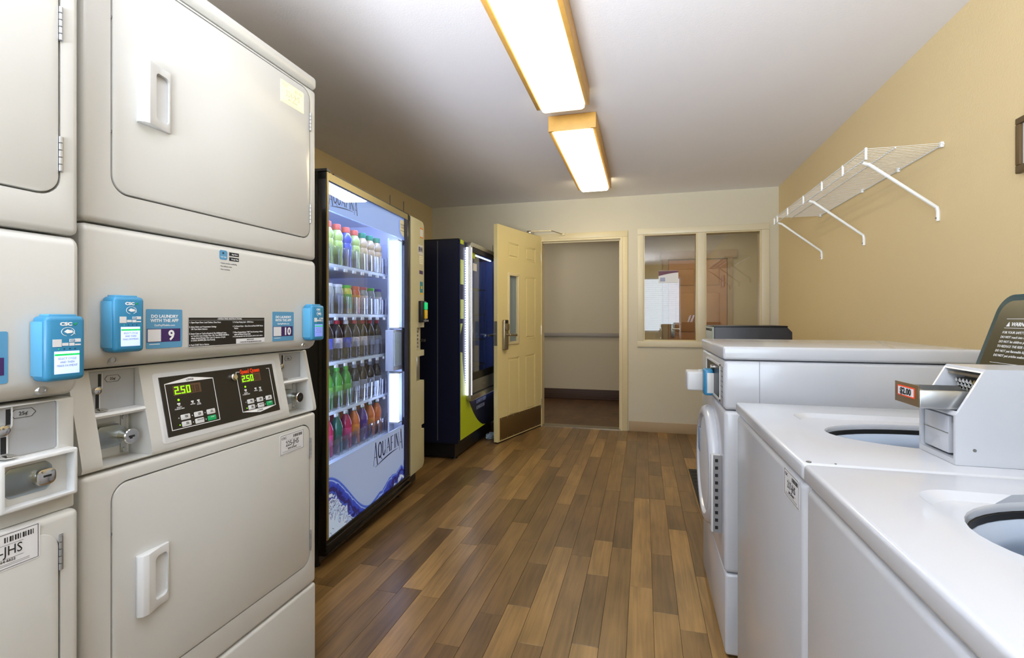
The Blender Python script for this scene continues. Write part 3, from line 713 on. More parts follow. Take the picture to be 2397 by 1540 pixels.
        B().lathe([(.0095, 0), (.0095, .006), (.007, .008), (.0065, .010), (.003, .010)], (.001, .2095, .117), 20, axis='x').done('key_lock', M['chrome'], pl)
        # instruction plate
        ip = B().box(0, .0009, .231, .478, 1.110, 1.182, bev=.0004, seg=1).done('instruction_plate', M['panelblk'], root); lab(ip, 'black plate of operating instructions')
        b = B(); X0, X1 = .0008, .0012
        for a in ((.231, .478, 1.1813, 1.1825), (.231, .478, 1.1095, 1.1107), (.231, .2322, 1.110, 1.182), (.4768, .478, 1.110, 1.182), (.233, .476, 1.1745, 1.1750)): b.box(X0, X1, *a)
        b.done('plate_border', M['btn'], ip)
        text('-OPERATING INSTRUCTIONS-', .0060, (.0012, .355, 1.1760), '+x', M['inkwhite'], ip, align='CENTER')
        text('1. Open Dryer Door. Load Clothes, Close Door.\n\n2. Select Fabric and Temperature Settings\n    OR Turn Fabric Selector.\n\n3. Insert Coins or Card as Required. Use Additional Coins\n    or Card for more Drying Time. OR, Turn FINISH KNOB to\n    obtain desired Drying Time. Last 2-3 minutes of Cycle\n    is COOL DOWN (No Heat Period).\n\n4. Push START Pad or Button.', .0056, (.0012, .234, 1.1675), '+x', M['inkwhite'], ip, line=.98, sx=.82)
        text('5. To Stop Drying Cycle - OPEN Door.\n\n6. To Restart Dryer - Close Door and Push START Pad or\n    Button.\n\n7. When Drying Indicator "ON" Time Remaining or Reset\n    again and Repeat Drying Cycle.', .0056, (.0012, .364, 1.1675), '+x', M['inkwhite'], ip, line=.98, sx=.80)
        text('IF CLOTHES ARE NOT DRY OR CLEANING, REPEAT STEPS 3 AND 4.', .0042, (.0012, .364, 1.1290), '+x', M['inkwhite'], ip, sx=.84)
        q = box('notice_strip', M['paper'], ip, .0008, .0013, .375, .4765, 1.1115, 1.1245)
        text('IMPORTANT', .0045, (.0016, .424, 1.1195), '+x', M['ink'], ip, align='CENTER'); text('CLEAN LINT FILTER BEFORE EACH LOAD', .0042, (.0016, .426, 1.1135), '+x', M['ink'], ip, align='CENTER', sx=1.0)
        # app download decal
        ad = B().prism(rrect(.322, .3465, 1.332, 1.3565, .005, 4), 'x', 0, .0006).done('app_decal', M['signblue'], root)
        text('CSC GO', .0048, (.0008, .3345, 1.3375), '+x', M['inkwhite'], ad, align='CENTER'); box('mark', M['ink'], ad, .0006, .0009, .331, .336, 1.347, 1.351)
        for (z0_, s_) in ((1.3475, 'App Store'), (1.3345, 'Google Play')):
            box('badge', M['ink'], ad, 0, .0006, .353, .385, z0_-.003, z0_+.0065, bev=.0003); text(s_, .0048, (.0008, .371, z0_), '+x', M['inkwhite'], ad, align='CENTER')
        text('\u2022 Check machine availability\n\u2022 Pay without coins\n\u2022 Start machines', .0050, (.0002, .323, 1.3215), '+x', M['inkmid'], ad, line=1.6)
        reader(root, 0, .035, 1.110, 'screen'); reader(root, 0, .641, 1.108, 'screendim')
        app_sign(root, 0, .128, .216, 1.112, 1.200, '9'); app_sign(root, 0, .509, .600, 1.111, 1.199, '10')
    else:
        hinges_u = [(1.444, 1.508), (1.680, 1.742)]; hinges_l = [(.726, .790), (.38, .44)]
        dd = dryer_door(root, (.058, .675, 1.441+dz, 1.922+dz), (.103, .183, 1.56, 1.70), None, hinges_u)
        dd = dryer_door(root, (.058, .675, .380+dz, .834+dz+.008), (.101, .179, .50, .63), None, hinges_l)
        id_sticker(dd, .0015, .538, .646, .764, .826, '221-JHS')
        # upright control section with a projecting money box surround at its right end
        c = B().box(-.70, -.014, .0015, DW-.0015, .8675+dz, 1.073+dz, bev=.004).done('control_section', e, None)
        r1 = B().prism(rrect(.556, .684, .943, 1.030, .006, 4), 'x', -.022, .05).done('c', e); cut(c, [r1]); c.parent = root
        xb = -.022
        p = B().prism(rrect(.5565, .6835, .9435, 1.0295, .006, 4), 'x', xb, xb+.003).done('coin_plate', M['coinplate'], root)
        B().box(xb+.002, xb+.0045, .610, .6155, 1.000, 1.026).done('coin_slot', M['dark'], p); B().box(xb+.002, xb+.0045, .603, .610, .952, .980).done('return_slot', M['dark'], p)
        B().prism([(.6165, 1.029), (.6185, 1.029), (.6185, .998), (.612, .986), (.612, .952), (.610, .952), (.610, .987), (.6165, .999)], 'x', xb+.003, xb+.005).done('slot_edge', M['plastic'], p)
        B().lathe([(.0085, 0), (.0095, .004), (.0085, .008), (.005, .009)], (xb+.003, .604, .992), 16, axis='x').done('return_knob', M['chrome'], p)
        B().lathe([(.011, 0), (.012, .0015), (.008, .004)], (xb+.012, .608, .946), 14).done('coin_cup', M['chrome'], p)
        hx = B(); cy_, cz = .634, 1.016
        pts = [(-.018, 0), (-.012, .007), (.012, .007), (.018, 0), (.012, -.007), (-.012, -.007)]
        for k in range(6):
            a, b_ = Vector(pts[k]), Vector(pts[(k+1) % 6]); nrm = Vector((-(b_-a).y, (b_-a).x)).normalized()*.0006
            hx.prism([(cy_+a.x, cz+a.y), (cy_+b_.x, cz+b_.y), (cy_+b_.x+nrm.x, cz+b_.y+nrm.y), (cy_+a.x+nrm.x, cz+a.y+nrm.y)], 'x', xb+.003, xb+.0036)
        hx.done('tag_outline', M['ink'], p)
        text('25\u00a2', .009, (xb+.0036, cy_, cz-.0032), '+x', M['ink'], p, align='CENTER')
        s = B().box(-.05, .006, .588, .704, .856, .942, bev=.004, seg=3).done('money_box_surround', M['plastic'], None)
        c2 = B().box(-.036, .03, .595, .697, .863, .935).done('c', e); cut(s, [c2]); s.parent = root
        bp = box('money_box_plate', M['plastic'], s, -.037, -.034, .596, .696, .864, .934)
        cy2, cz2 = .638, .900
        oc = lambda q: [(cy2+dy*q, cz2+dz_*q) for dy, dz_ in ((-.036, .016), (-.026, .026), (.026, .026), (.036, .016), (.036, -.016), (.026, -.026), (-.026, -.026), (-.036, -.016))]
        B().prism(oc(1.02), 'x', -.035, -.012, bev=.004).done('box_dome', M['boxmetal'], s)
        B().prism(rrect(.642, .672, .886, .914, .010, 5), 'x', -.014, .001, bev=.002).done('lock', M['chrome'], s)
        B().box(.0005, .0016, .652, .664, .900, .9035).done('keyhole', M['dark'], s)
        for zz in (.925, .875): B().cyl((-.035, .682, zz), (-.031, .682, zz), .005, 10).done('bolt', M['silver'], s)
        reader(root, .0, .633, 1.070, 'screen'); 
        app_sign(root, 0, .514, .602, 1.072, 1.158, '8')
    return root
M['paperyel2'] = mat('faint_print', (205, 200, 165), .5)
make_dryer((-1.057, .7065, 0), 0.0, 'stacked coin dryer beside the drinks machine, showing stickers 9 and 10', False)
make_dryer((-1.018, -.032, 0), -.040, 'stacked coin dryer at the left edge of the picture, only partly in view', True)

# ------------------------------------------------------------------ drinks vending machine (local: front x=0, y along the front)
v = thing('drinks_vending_machine', 'black glass-fronted drinks vending machine with blue water artwork, next to the dryers', 'vending machine', (-1.414, 1.971, 0), math.radians(4.55))
b = B()
b.box(-.78, -.045, 0, .012, .11, 1.86); b.box(-.78, -.045, 1.0, 1.262, .11, 1.86)
b.box(-.78, -.045, 0, 1.0, 1.80, 1.86); b.box(-.78, -.045, 0, 1.0, .11, .425); b.box(-.78, -.76, 0, 1.0, .42, 1.80)
b.done('cabinet', M['black'], v)
b = B(); b.box(-.560, -.550, .02, 1.0, .425, 1.80); b.box(-.75, -.045, .985, 1.0, .425, 1.80); b.box(-.75, -.045, .012, .02, .425, 1.80); b.box(-.75, -.045, .012, 1.0, 1.79, 1.80); b.box(-.75, -.045, .012, 1.0, .420, .430)
b.done('interior_liner', M['vendin'], v)
# door frame: outer black, bronze face strip
b = B(); b.box(-.045, -.004, 0, .018, .075, 1.86, bev=.003); b.box(-.045, -.004, .965, 1.013, .075, 1.86, bev=.003); b.box(-.045, -.003, 0, 1.013, .075, .148, bev=.004); b.box(-.045, -.004, 0, 1.013, 1.822, 1.86, bev=.003)
b.box(-.03, .004, .0, 1.01, .080, .100, bev=.004); b.box(-.004, .003, .0, 1.01, .120, .130, bev=.002)
b.done('door_frame', M['blackgloss'], v)
b = B(); b.box(-.006, .0, .003, .0175, .15, 1.858); b.box(-.006, .0, .0175, .96, 1.822, 1.857)
b.done('frame_face', M['bronze'], v)
box('frame_face', M['navy'], v, -.006, -.001, .915, .962, .15, 1.822)
box('top_seal', M['black'], v, -.02, .0, .06, .98, 1.858, 1.864)
box('top_lip', M['black'], v, -.12, .002, -.004, .03, 1.860, 1.872)
box('glass', M['glass'], v, -.012, -.008, .018, .915, .49, 1.820)
hd = box('header_panel', M['header'], v, -.030, -.016, .012, .965, 1.69, 1.822)
lp = box('graphic_panel', M['water'], v, -.014, -.0085, .018, .915, .150, .492)
b = B(); b.box(-.78, -.05, .02, 1.22, .035, .11); b.done('plinth', M['black'], v)
for yy in (.06, .98):
    for xx in (-.09, -.70): B().cyl((xx, yy, 0), (xx, yy, .036), .02, 12).done('foot', M['black'], v)
# condensed lettering strokes
def strokes(word, x, y0, z0, h, wd, m, parent, name='lettering'):
    G = {'A': ([(0, 0), (.52, 1)], [(.52, 1), (1.0, 0)], [(.22, .36), (.78, .36)]),
         'Q': ('ring', [(.5, .12), (1.15, -.22)]),
         'U': ([(.08, 1), (.08, .3), (.25, .03), (.6, .03), (.85, .3)], [(.85, 1), (.85, .25)]),
         'F': ([(.2, 0), (.2, 1)], [(.2, .98), (.85, .98)], [(.2, .52), (.7, .52)]),
         'I': ([(.5, 0), (.5, 1)],), 'N': ([(.12, 0), (.12, 1)], [(.12, 1), (.88, 0)], [(.88, 0), (.88, 1)])}
    thick = {'A': (0, 1, 0), 'Q': (1, 0), 'U': (1, 0), 'F': (1, 0, 0), 'I': (1,), 'N': (0, 1, 0)}
    b = B(); yy = y0
    for i, ch in enumerate(word):
        s = 1.50 if (i == 0 or (i == len(word)-1)) else 1.0
        zo = -.36*h if s > 1 else 0
        W = wd*(.35 if ch == 'I' else 1.0)
        for k, st in enumerate(G[ch]):
            if st == 'ring':
                st = [(.5+.45*math.cos(a*PI/8), .5+.5*math.sin(a*PI/8)) for a in range(17)]
            tw = h*(.115 if thick[ch][k] else .042)
            for j in range(len(st)-1):
                p, q = Vector((yy+st[j][0]*W, z0+zo+st[j][1]*h*s)), Vector((yy+st[j+1][0]*W, z0+zo+st[j+1][1]*h*s))
                d = (q-p); n = Vector((-d.y, d.x)).normalized()*tw/2
                b.prism([(p.x-n.x, p.y-n.y), (q.x-n.x, q.y-n.y), (q.x+n.x, q.y+n.y), (p.x+n.x, p.y+n.y)], 'x', x, x+.0006)
        yy += W*1.22
    # swoosh under the word
    L = yy-y0; pts = []
    N = 16
    up = [(y0+L*(.05+.80*t), z0-h*.46+h*.34*math.sin(PI*t*.66)) for t in [i/N for i in range(N+1)]]
    for i in range(N):
        t = i/N; a, c = up[i], up[i+1]; w0 = h*.075*math.sin(PI*min(1, t+.04)); w1_ = h*.075*math.sin(PI*min(1, t+1/N+.02))
        b.prism([(a[0], a[1]-w0), (c[0], c[1]-w1_), (c[0], c[1]+.001), (a[0], a[1]+.001)], 'x', x, x+.0006)
    return b.done(name, m, parent)
M['brandblue'] = mat('dark_blue_print', (26, 40, 96), .4)
strokes('AQUAFINA', -.0084, .49, .378, .086, .0455, M['brandblue'], lp)
strokes('AQUAFINA', -.0155, .045, 1.735, .050, .031, M['brandblue'], hd)
st = B().prism([(.852, 1.80), (.90, 1.812), (.93, 1.79), (.930, 1.715), (.915, 1.700), (.880, 1.712), (.852, 1.735)], 'x', -.008, -.0072).done('calorie_sticker', M['paperyel'], v)
text('CALORIES\nCOUNT', .017, (-.0070, .890, 1.770), '+x', M['inkmid'], st, align='CENTER', sx=.8); text('CHECK THEN CHOOSE', .007, (-.0070, .890, 1.735), '+x', M['inkmid'], st, align='CENTER', sx=.9)
# lamps on the right inside the glass, then two added tubes
lc = box('lamp_column', M['vendin'], v, -.098, -.088, .868, .942, .45, 1.69)
for (z0_, z1_) in ((1.12, 1.675), (.515, .825)):
    tb = B().cyl((-.058, .905, z0_), (-.058, .905, z1_), .019, 16).done('lamp_tube', M['tube'], v); lab(tb, 'glowing white lamp tube')
    b = B()
    for zz in (z0_-.008, z1_): b.box(-.1, -.03, .872, .938, zz, zz+.008)
    b.done('tube_holder', M['plastic'], v)
for (p0, p1) in (((-.05, .036, .52), (-.05, .036, 1.66)), ((-.07, .08, 1.775), (-.07, .85, 1.775))): lab(B().cyl(p0, p1, .018, 12).done('lamp_tube', M['added_tube'], v), 'white tube added out of sight to light the interior')  # left and top tubes added behind the frame to brighten the shelves
gp = box('port_door', M['vendin'], v, -.100, -.045, .835, .975, .845, 1.105, bev=.004)
for i in range(9): box('rib', M['shelfpl'], gp, -.046, -.040, .845+i*.013, .850+i*.013, .875, 1.085)
# shelves with clear dividers
SZ = (1.462, 1.203, .955, .700, .452)
BU = (.275, .370, .465, .560, .655, .750, .845)
for k, z in enumerate(SZ):
    s = B().box(-.548, -.115, .03, .905, z-.020, z, bev=.006).done('shelf', M['shelfpl'], v)
    dv = B()
    for i, u in enumerate([.18]+list(BU)+[.94]):
        uu = u-.0475 if i < 8 else u-.02
        dv.box(-.54, -.118, uu-.002, uu+.002, z, z+.055); dv.prism([(-.150, z), (-.118, z), (-.112, z+.105), (-.130, z+.112), (-.145, z+.07)], 'y', uu-.003, uu+.003)
        dv.box(-.118, -.113, uu+.010, uu+.084, z, z+.095, bev=.002)
    dv.done('clear_dividers', M['clear'], s)
    tg = B()
    for u in BU: tg.box(-.118, -.108, u-.014, u+.014, z-.034, z-.018, bev=.002)
    tg.done('price_tags', M['plastic'], s)
# control column on the right
cc = B().prism(rrect(1.016, 1.262, .128, 1.862, .045, 6, (1, 0, 0, 1)), 'x', -.05, .0, bev=.004).done('control_column', M['column'], None)
c1 = B().box(-.03, .02, 1.12, 1.30, .955, 1.115).done('c', M['dark']); c2 = B().box(-.035, .02, 1.11, 1.30, .740, .915).done('c', M['dark']); c3 = B().box(-.02, .02, 1.20, 1.30, .395, .43).done('c', M['dark'])
cut(cc, [c1, c2, c3]); cc.parent = v
box('cabinet_edge', M['greyfr'], v, -.045, -.004, 1.004, 1.016, .12, 1.855)
box('column_back', M['column'], v, -.05, -.036, 1.02, 1.24, .15, 1.84)
kpd = box('keypad', M['btn'], v, -.030, -.024, 1.122, 1.215, .960, 1.105, bev=.002)
for r_i in range(5):
    for c_i in range(3): box('key', M['inkmid'], kpd, -.0245, -.021, 1.132+c_i*.026, 1.150+c_i*.026, .972+r_i*.026, .988+r_i*.026, bev=.002)
B().cyl((-.02, 1.240, 1.022), (.014, 1.240, 1.022), .010, 12).done('coin_return_knob', M['black'], v)
box('coin_mechanism', M['silver'], v, -.036, -.028, 1.115, 1.235, .745, .91, bev=.002)
box('column_bar', M['chrome'], v, -.03, -.012, 1.195, 1.203, .745, .91)
br = B().box(-.002, .028, 1.150, 1.235, 1.150, 1.300, bev=.006).done('payment_reader', M['black'], v)
box('green_light', mat('reader_green', (20, 190, 110), .4, emis=.6, emc=(20, 190, 110)), br, .0275, .040, 1.185, 1.228, 1.240, 1.290, bev=.004)
box('yellow_panel', mat('reader_yellow', (232, 190, 30), .4), br, .0275, .038, 1.185, 1.232, 1.175, 1.238, bev=.004)
box('bill_slot', M['greyfr'], br, .0275, .045, 1.170, 1.230, 1.155, 1.168, bev=.002)
sk = box('sticker', M['paper'], v, 0, .0008, 1.178, 1.232, 1.742, 1.812)
box('orange_edge', mat('orange_print', (226, 130, 30), .5), sk, .0006, .0011, 1.178, 1.232, 1.803, 1.812); box('orange_edge', bpy.data.materials['orange_print'], sk, .0006, .0011, 1.178, 1.232, 1.742, 1.750)
sk = box('brand_sticker', M['paper'], v, 0, .0008, 1.145, 1.232, 1.625, 1.690)
strokes('AQUAFINA', .0010, 1.149, 1.650, .026, .0085, M['brandblue'], sk)
sk = box('notice_sticker', M['paperyel'], v, 0, .0008, 1.170, 1.232, 1.560, 1.615)
for i in range(4): box('printed_line', M['inkmid'], sk, .0007, .001, 1.176, 1.226, 1.568+i*.012, 1.5705+i*.012)
box('blue_sticker', M['purple'], v, 0, .0008, 1.165, 1.232, 1.488, 1.513)
sk = box('teal_sticker', mat('teal_print', (24, 130, 150), .5), v, 0, .0008, 1.178, 1.232, 1.345, 1.435)
box('yellow_band', bpy.data.materials['reader_yellow'], sk, .0007, .0011, 1.178, 1.232, 1.345, 1.358); box('picture', bpy.data.materials['reader_yellow'], sk, .0007, .0011, 1.195, 1.218, 1.385, 1.405)
for (yy, zt) in ((.754, 1.935), (.963, 1.945)): B().cyl((-.03, yy, 1.86), (-.03, yy, zt), .0022, 6).done('antenna', M['black'], v)

# drinks ---------------------------------------------------------------
def liquid(name, rgb, em=0.0): 
    m = mat(name, rgb, .12, coat=.5)
    b = m.node_tree.nodes['Principled BSDF']; b.inputs['Transmission Weight'].default_value = 0.0
    return m
LQ = {'lime': liquid('lime_drink', (196, 218, 120)), 'blue': liquid('blue_drink', (84, 98, 196)), 'peach': liquid('tea_drink', (212, 184, 140)), 'green': liquid('green_bottle', (60, 150, 50)),
      'cola': liquid('cola_drink', (34, 26, 34)), 'clearb': liquid('clear_bottle', (140, 150, 160)), 'dark': liquid('dark_bottle', (30, 34, 46)), 'orange': liquid('orange_drink', (232, 130, 70)),
      'pink': liquid('pink_drink', (190, 40, 90)), 'violet': liquid('purple_drink', (90, 60, 150)), 'teal': liquid('teal_drink', (24, 104, 86)), 'red': liquid('red_drink', (206, 84, 56)), 'yellowg': liquid('yellow_drink', (206, 200, 80)), 'can': liquid('silver_can', (170, 175, 170))}
CAPS = {'orange': mat('orange_cap', (226, 104, 80), .4), 'green': mat('green_cap', (24, 140, 106), .4), 'red': mat('red_cap', (190, 24, 60), .4), 'white': mat('white_cap', (225, 228, 235), .4), 'lime': mat('lime_cap', (80, 190, 60), .4), 'clear': mat('grey_cap', (150, 155, 170), .4), 'violet': mat('violet_cap', (90, 70, 170), .4), 'pinkc': mat('pink_cap', (190, 90, 110), .4)}
LAB = {'white': mat('white_label', (216, 208, 212), .5), 'blue': mat('blue_label', (60, 80, 190), .5), 'grey': mat('grey_label', (150, 156, 172), .5), 'orange': mat('orange_label', (240, 150, 60), .5), 'green': mat('green_label', (110, 180, 80), .5), 'violet': mat('violet_label', (70, 50, 150), .5), 'pink': mat('pink_label', (210, 60, 120), .5)}
PROFS = {'sport': (.225, [(.026, 0), (.034, .006), (.034, .030), (.031, .05), (.034, .07), (.034, .125), (.030, .135), (.034, .150), (.033, .168), (.022, .190), (.018, .196), (.018, .205)], .022, .030, .2),
         'soda': (.212, [(.024, 0), (.032, .008), (.033, .045), (.030, .06), (.030, .10), (.033, .125), (.032, .140), (.025, .165), (.015, .186), (.012, .192), (.012, .200)], .0145, .020, .2),
         'jar': (.160, [(.028, 0), (.034, .005), (.034, .120), (.031, .135), (.028, .142), (.027, .150)], .030, .016, .2)}
def bottle(kind, lq, cap, lb, label, u, z, off=-.165, group=None):
    hgt, prof, cr, ch, _ = PROFS[kind]
    t = thing('drink_bottle' if kind != 'jar' else 'drink_jar', label, 'bottle' if kind != 'jar' else 'jar', (0, 0, 0), 0, group)
    q = v.matrix_basis if False else Matrix.Translation(v.location) @ Matrix.Rotation(math.radians(4.55), 4, 'Z')
    t.location = q @ Vector((off, u, z+.0005))
    key = (kind, lq)
    if key not in BM:
        o = B().lathe(prof, (0, 0, 0), 16).done('body', LQ[lq], None); BM[key] = o.data; bpy.data.objects.remove(o)
        o = B().lathe([(cr*.98, hgt-ch), (cr, hgt-ch+.002), (cr, hgt-.003), (cr*.9, hgt)], (0, 0, 0), 14).done('cap', CAPS['white'], None); BM[('cap', kind)] = o.data; bpy.data.objects.remove(o)
    o = bpy.data.objects.new('body', BM[key]); o.parent = t; C.objects.link(o)
    ck = ('cap', kind, cap)
    if ck not in BM:
        me = BM[('cap', kind)].copy(); me.materials.clear(); me.materials.append(CAPS[cap]); BM[ck] = me
    o = bpy.data.objects.new('cap', BM[ck]); o.parent = t; C.objects.link(o)
    if lb:
        lk_ = ('lb', kind, lb)
        if lk_ not in BM:
            r = {'sport': .0348, 'soda': .0320, 'jar': .0348}[kind]; a, c = {'sport': (.075, .122), 'soda': (.062, .118), 'jar': (.03, .11)}[kind]
            oo = B().lathe([(r, a), (r, c)], (0, 0, 0), 16).done('label_wrap', LAB[lb], None); BM[lk_] = oo.data; bpy.data.objects.remove(oo)
        o = bpy.data.objects.new('label_wrap', BM[lk_]); o.parent = t; C.objects.link(o)
    return t
BM = {}
ORD = ('first', 'second', 'third', 'fourth', 'fifth', 'sixth', 'seventh')
rows = [
 ('sport', 'top', [('lime', 'orange', None, 'lime sports drink with orange cap'), ('lime', 'orange', None, 'pale lime sports drink with orange cap'), ('blue', 'orange', None, 'blue sports drink with orange cap'), ('lime', 'orange', None, 'yellow-green sports drink with orange cap'), ('peach', 'green', None, 'pale tea bottle with green cap'), ('peach', 'green', None, 'pale tea bottle with green cap'), ('peach', 'green', None, 'amber tea bottle with green cap')]),
 ('jar', 'second', [('can', 'white', None, 'pale silver drink'), ('can', 'white', 'grey', 'pale grey drink'), ('yellowg', 'lime', 'green', 'yellow and green drink'), ('red', 'orange', 'orange', 'orange-red drink'), ('clearb', 'pinkc', 'white', 'clear drink with pink lid'), ('clearb', 'lime', 'grey', 'clear drink with lime lid'), ('clearb', 'violet', 'white', 'clear drink with violet lid')]),
 ('soda', 'third', [('cola', 'white', 'blue', 'blue-labelled dark soda with white cap'), ('cola', 'red', 'white', 'dark cola with red cap and white label'), ('cola', 'white', 'blue', 'dark cola with white cap and blue label'), ('cola', 'red', 'white', 'cola with red cap and pale label'), ('cola', 'red', 'white', 'cola with red cap and pale label'), ('cola', 'red', 'grey', 'cola with red cap and greyish label'), ('cola', 'red', 'grey', 'cola with red cap and greyish label')]),
 ('soda', 'fourth', [('green', 'lime', 'green', 'green soda with green cap'), ('green', 'lime', 'green', 'green soda with green cap'), ('green', 'lime', 'green', 'green soda with green cap'), ('dark', 'clear', 'grey', 'dark soda with grey cap'), ('dark', 'clear', 'grey', 'dark soda with grey cap'), ('dark', 'clear', 'grey', 'dark soda with grey cap'), ('dark', 'clear', 'grey', 'dark soda with grey cap')]),
 ('soda', 'bottom', [('pink', 'white', 'pink', 'pink juice with white cap'), ('teal', 'green', None, 'dark teal drink with green cap'), ('pink', 'green', 'pink', 'magenta juice with green cap'), ('orange', 'green', 'orange', 'orange juice with green cap'), ('violet', 'green', 'violet', 'purple juice with green cap'), ('orange', 'green', 'orange', 'orange juice with green cap and bright label'), ('orange', 'green', None, 'orange juice with green cap')]),
]
for k, (kind, rn, items) in enumerate(rows):
    z = SZ[k]
    for i, (lq, cap, lb, desc) in enumerate(items):
        bottle(kind, lq, cap, lb, '%s, %s from left, %s shelf' % (desc, ORD[i], rn), BU[i], z, group='drinks on the %s shelf of the vending machine' % rn)
    for i, (lq, cap, lb, desc) in enumerate(items):       # the second rank behind
        bottle(kind, lq, cap, lb, '%s, back rank, %s from left, %s shelf' % (desc, ORD[i], rn), BU[i], z, off=-.245, group='drinks on the %s shelf of the vending machine' % rn)

# ------------------------------------------------------------------ snack vending machine
s = thing('snack_vending_machine', 'navy snack vending machine with lime graphics and lit edge, partly behind the open door', 'vending machine', (-1.459, 3.80, 0), 0)
SW = 1.05
b = B(); b.box(-.88, -.02, 0, .03, .14, 1.83); b.box(-.88, -.02, SW-.03, SW, .14, 1.83); b.box(-.88, -.02, .03, SW-.03, 1.76, 1.83); b.box(-.88, -.02, .03, SW-.03, .14, .62); b.box(-.88, -.85, .03, SW-.03, .62, 1.76)
b.done('cabinet', M['navydark'], s)
box('cabinet_seam', M['greyfr'], s, -.205, -.200, -.0015, .002, .16, 1.825)
box('top_trim', M['black'], s, -.88, -.01, -.004, .05, 1.828, 1.838)
box('plinth', M['black'], s, -.80, -.06, .03, SW-.03, .02, .14)
for yy in (.08, SW-.08):
    for xx in (-.08, -.78): B().cyl((xx, yy, 0), (xx, yy, .03), .022, 10).done('foot', M['black'], s)
fp = box('front_panel', M['navy'], s, -.02, 0, 0, SW, .17, 1.825, bev=.002)
# lime decals: left stripes and the lower sweep
for (a, c) in ((1.795, 1.828), (1.46, 1.665), (1.175, 1.335)): box('lime_decal', M['lime'], s, 0, .0012, .0, .075, a, c)
B().prism([(0, 1.05), (0, 1.135), (.055, 1.135)], 'x', 0, .0012).done('lime_decal', M['lime'], s)
ld = B()
sweep = [(0, .172), (.66, .172)] + [(.66-.66*math.sin(t*PI/2)**.9*.93-.0*t, .172+.72*(1-math.cos(t*PI/2))**.75) for t in [i/14 for i in range(1, 15)]] + [(0, .90)]
ld.prism(sweep, 'x', 0, .0012)
ld.done('lime_sweep', M['lime'], s)
# window surround with LED strips on its edge
GY0, GY1, GZ0, GZ1 = .155, .99, .505, 1.80
cur = cut(B().prism(rrect(GY0-.03, GY1+.03, GZ0-.035, GZ1+.030, .04, 6), 'x', .0, .045, bev=.006).done('window_surround', M['silver'], None), [B().box(-.05, .1, GY0+.015, GY1-.010, GZ0+.012, GZ1-.008).done('c', M['silver'])])
cur.parent = s
box('led_strip', M['ledstrip'], s, .004, .024, GY0-.0335, GY0-.029, GZ0+.02, GZ1-.02)
box('led_strip', M['ledstrip'], s, .045, .0475, GY0-.012, GY0-.002, GZ0+.02, GZ1-.02)
dots = B()
for i in range(60): dots.box(-.001, .004, GY0-.042, GY0-.034, GZ0+.03+i*.0205, GZ0+.040+i*.0205)
q = dots.done('led_dots', M['ledstrip'], s); q['kind'] = 'stuff'
box('led_strip', M['ledstrip'], s, .005, .030, GY0+.10, GY1-.02, GZ0-.040, GZ0-.036)
box('glass', M['snackglass'], s, .020, .024, GY0+.015, GY1-.01, .70, GZ1-.008)
box('window_top_rail', M['navydark'], s, .020, .040, GY0+.015, GY1-.01, GZ1-.05, GZ1-.008)
box('lower_rail', M['black'], s, .018, .028, GY0+.015, GY1-.01, .640, .705)
pt = box('delivery_flap', M['greyfr'], s, .016, .026, GY0+.015, GY1-.01, .525, .640, bev=.002)
text('PUSH', .036, (.0265, .50, .565), '+x', M['silver'], pt)
text('ALWAYS FRESH\nALWAYS ON', .050, (.0008, .40, .405), '+x', M['inkgrey'], fp, sx=.80, line=1.05)
b = B(); b.box(-.84, -.01, .035, .04, .63, 1.76); b.box(-.84, -.01, SW-.04, SW-.035, .63, 1.76); b.box(-.84, -.835, .04, SW-.04, .63, 1.76)
b.done('interior_liner', mat('snack_liner', (110, 140, 205), .4), s)
box('added_inner_light', M['added_tube'], s, -.045, -.035, .042, .050, .66, 1.74)  # added glowing strip, there only to lift the dark snack interior
box('added_inner_light', M['added_tube'], s, -.045, -.035, .08, SW-.1, 1.752, 1.758)  # second added strip along the top, same purpose
st = B().cyl((.024, .262, 1.735), (.0255, .262, 1.735), .038, 24).done('round_sticker', M['lime'], s)
box('notice', M['paper'], s, .024, .0252, .24, .34, 1.595, 1.66); box('notice', M['paper'], s, .024, .0252, .87, .96, 1.62, 1.71)
box('keypad_column', M['green'] if False else mat('grass_green_trim', (110, 150, 60), .4), s, .0, .030, GY1+.03, GY1+.055, .50, 1.79)
B().cyl((-.02, .97, 1.83), (-.02, .97, 1.92), .0022, 6).done('antenna', M['black'], s)
# front panel needs an opening for the window
fp.parent = None; cut(fp, [B().box(-.1, .1, GY0+.02, GY1-.015, .63, GZ1-.012).done('c', M['navy'])]); fp.parent = s
for k, z in enumerate((1.46, 1.22, .98, .74)):
    tr_ = box('tray', M['greyfr'], s, -.75, -.06, .06, SW-.2, z-.012, z, bev=.002)
    for j in range(5):
        pts = [(-.17-.55*t, .13+j*.15+.028*math.cos(t*2*PI*9), z+.035+.028*math.sin(t*2*PI*9)) for t in [i/90 for i in range(91)]]
        cb = B()
        for i in range(len(pts)-1): cb.cyl(pts[i], pts[i+1], .0014, 4, caps=False)
        cb.done('coil', M['silver'], tr_)
sn = [(-.10, .13, 1.46, (226, 226, 222), 'white'), (-.10, .28, 1.46, (210, 60, 50), 'red'), (-.10, .13, 1.22, (230, 150, 100), 'orange'), (-.10, .28, 1.22, (232, 230, 210), 'cream'), (-.10, .43, 1.22, (60, 80, 160), 'blue'), (-.10, .13, .98, (220, 222, 226), 'silver white'), (-.10, .28, .98, (220, 180, 60), 'yellow'), (-.10, .13, .74, (214, 120, 150), 'pink'), (-.10, .28, .74, (80, 150, 80), 'green')]
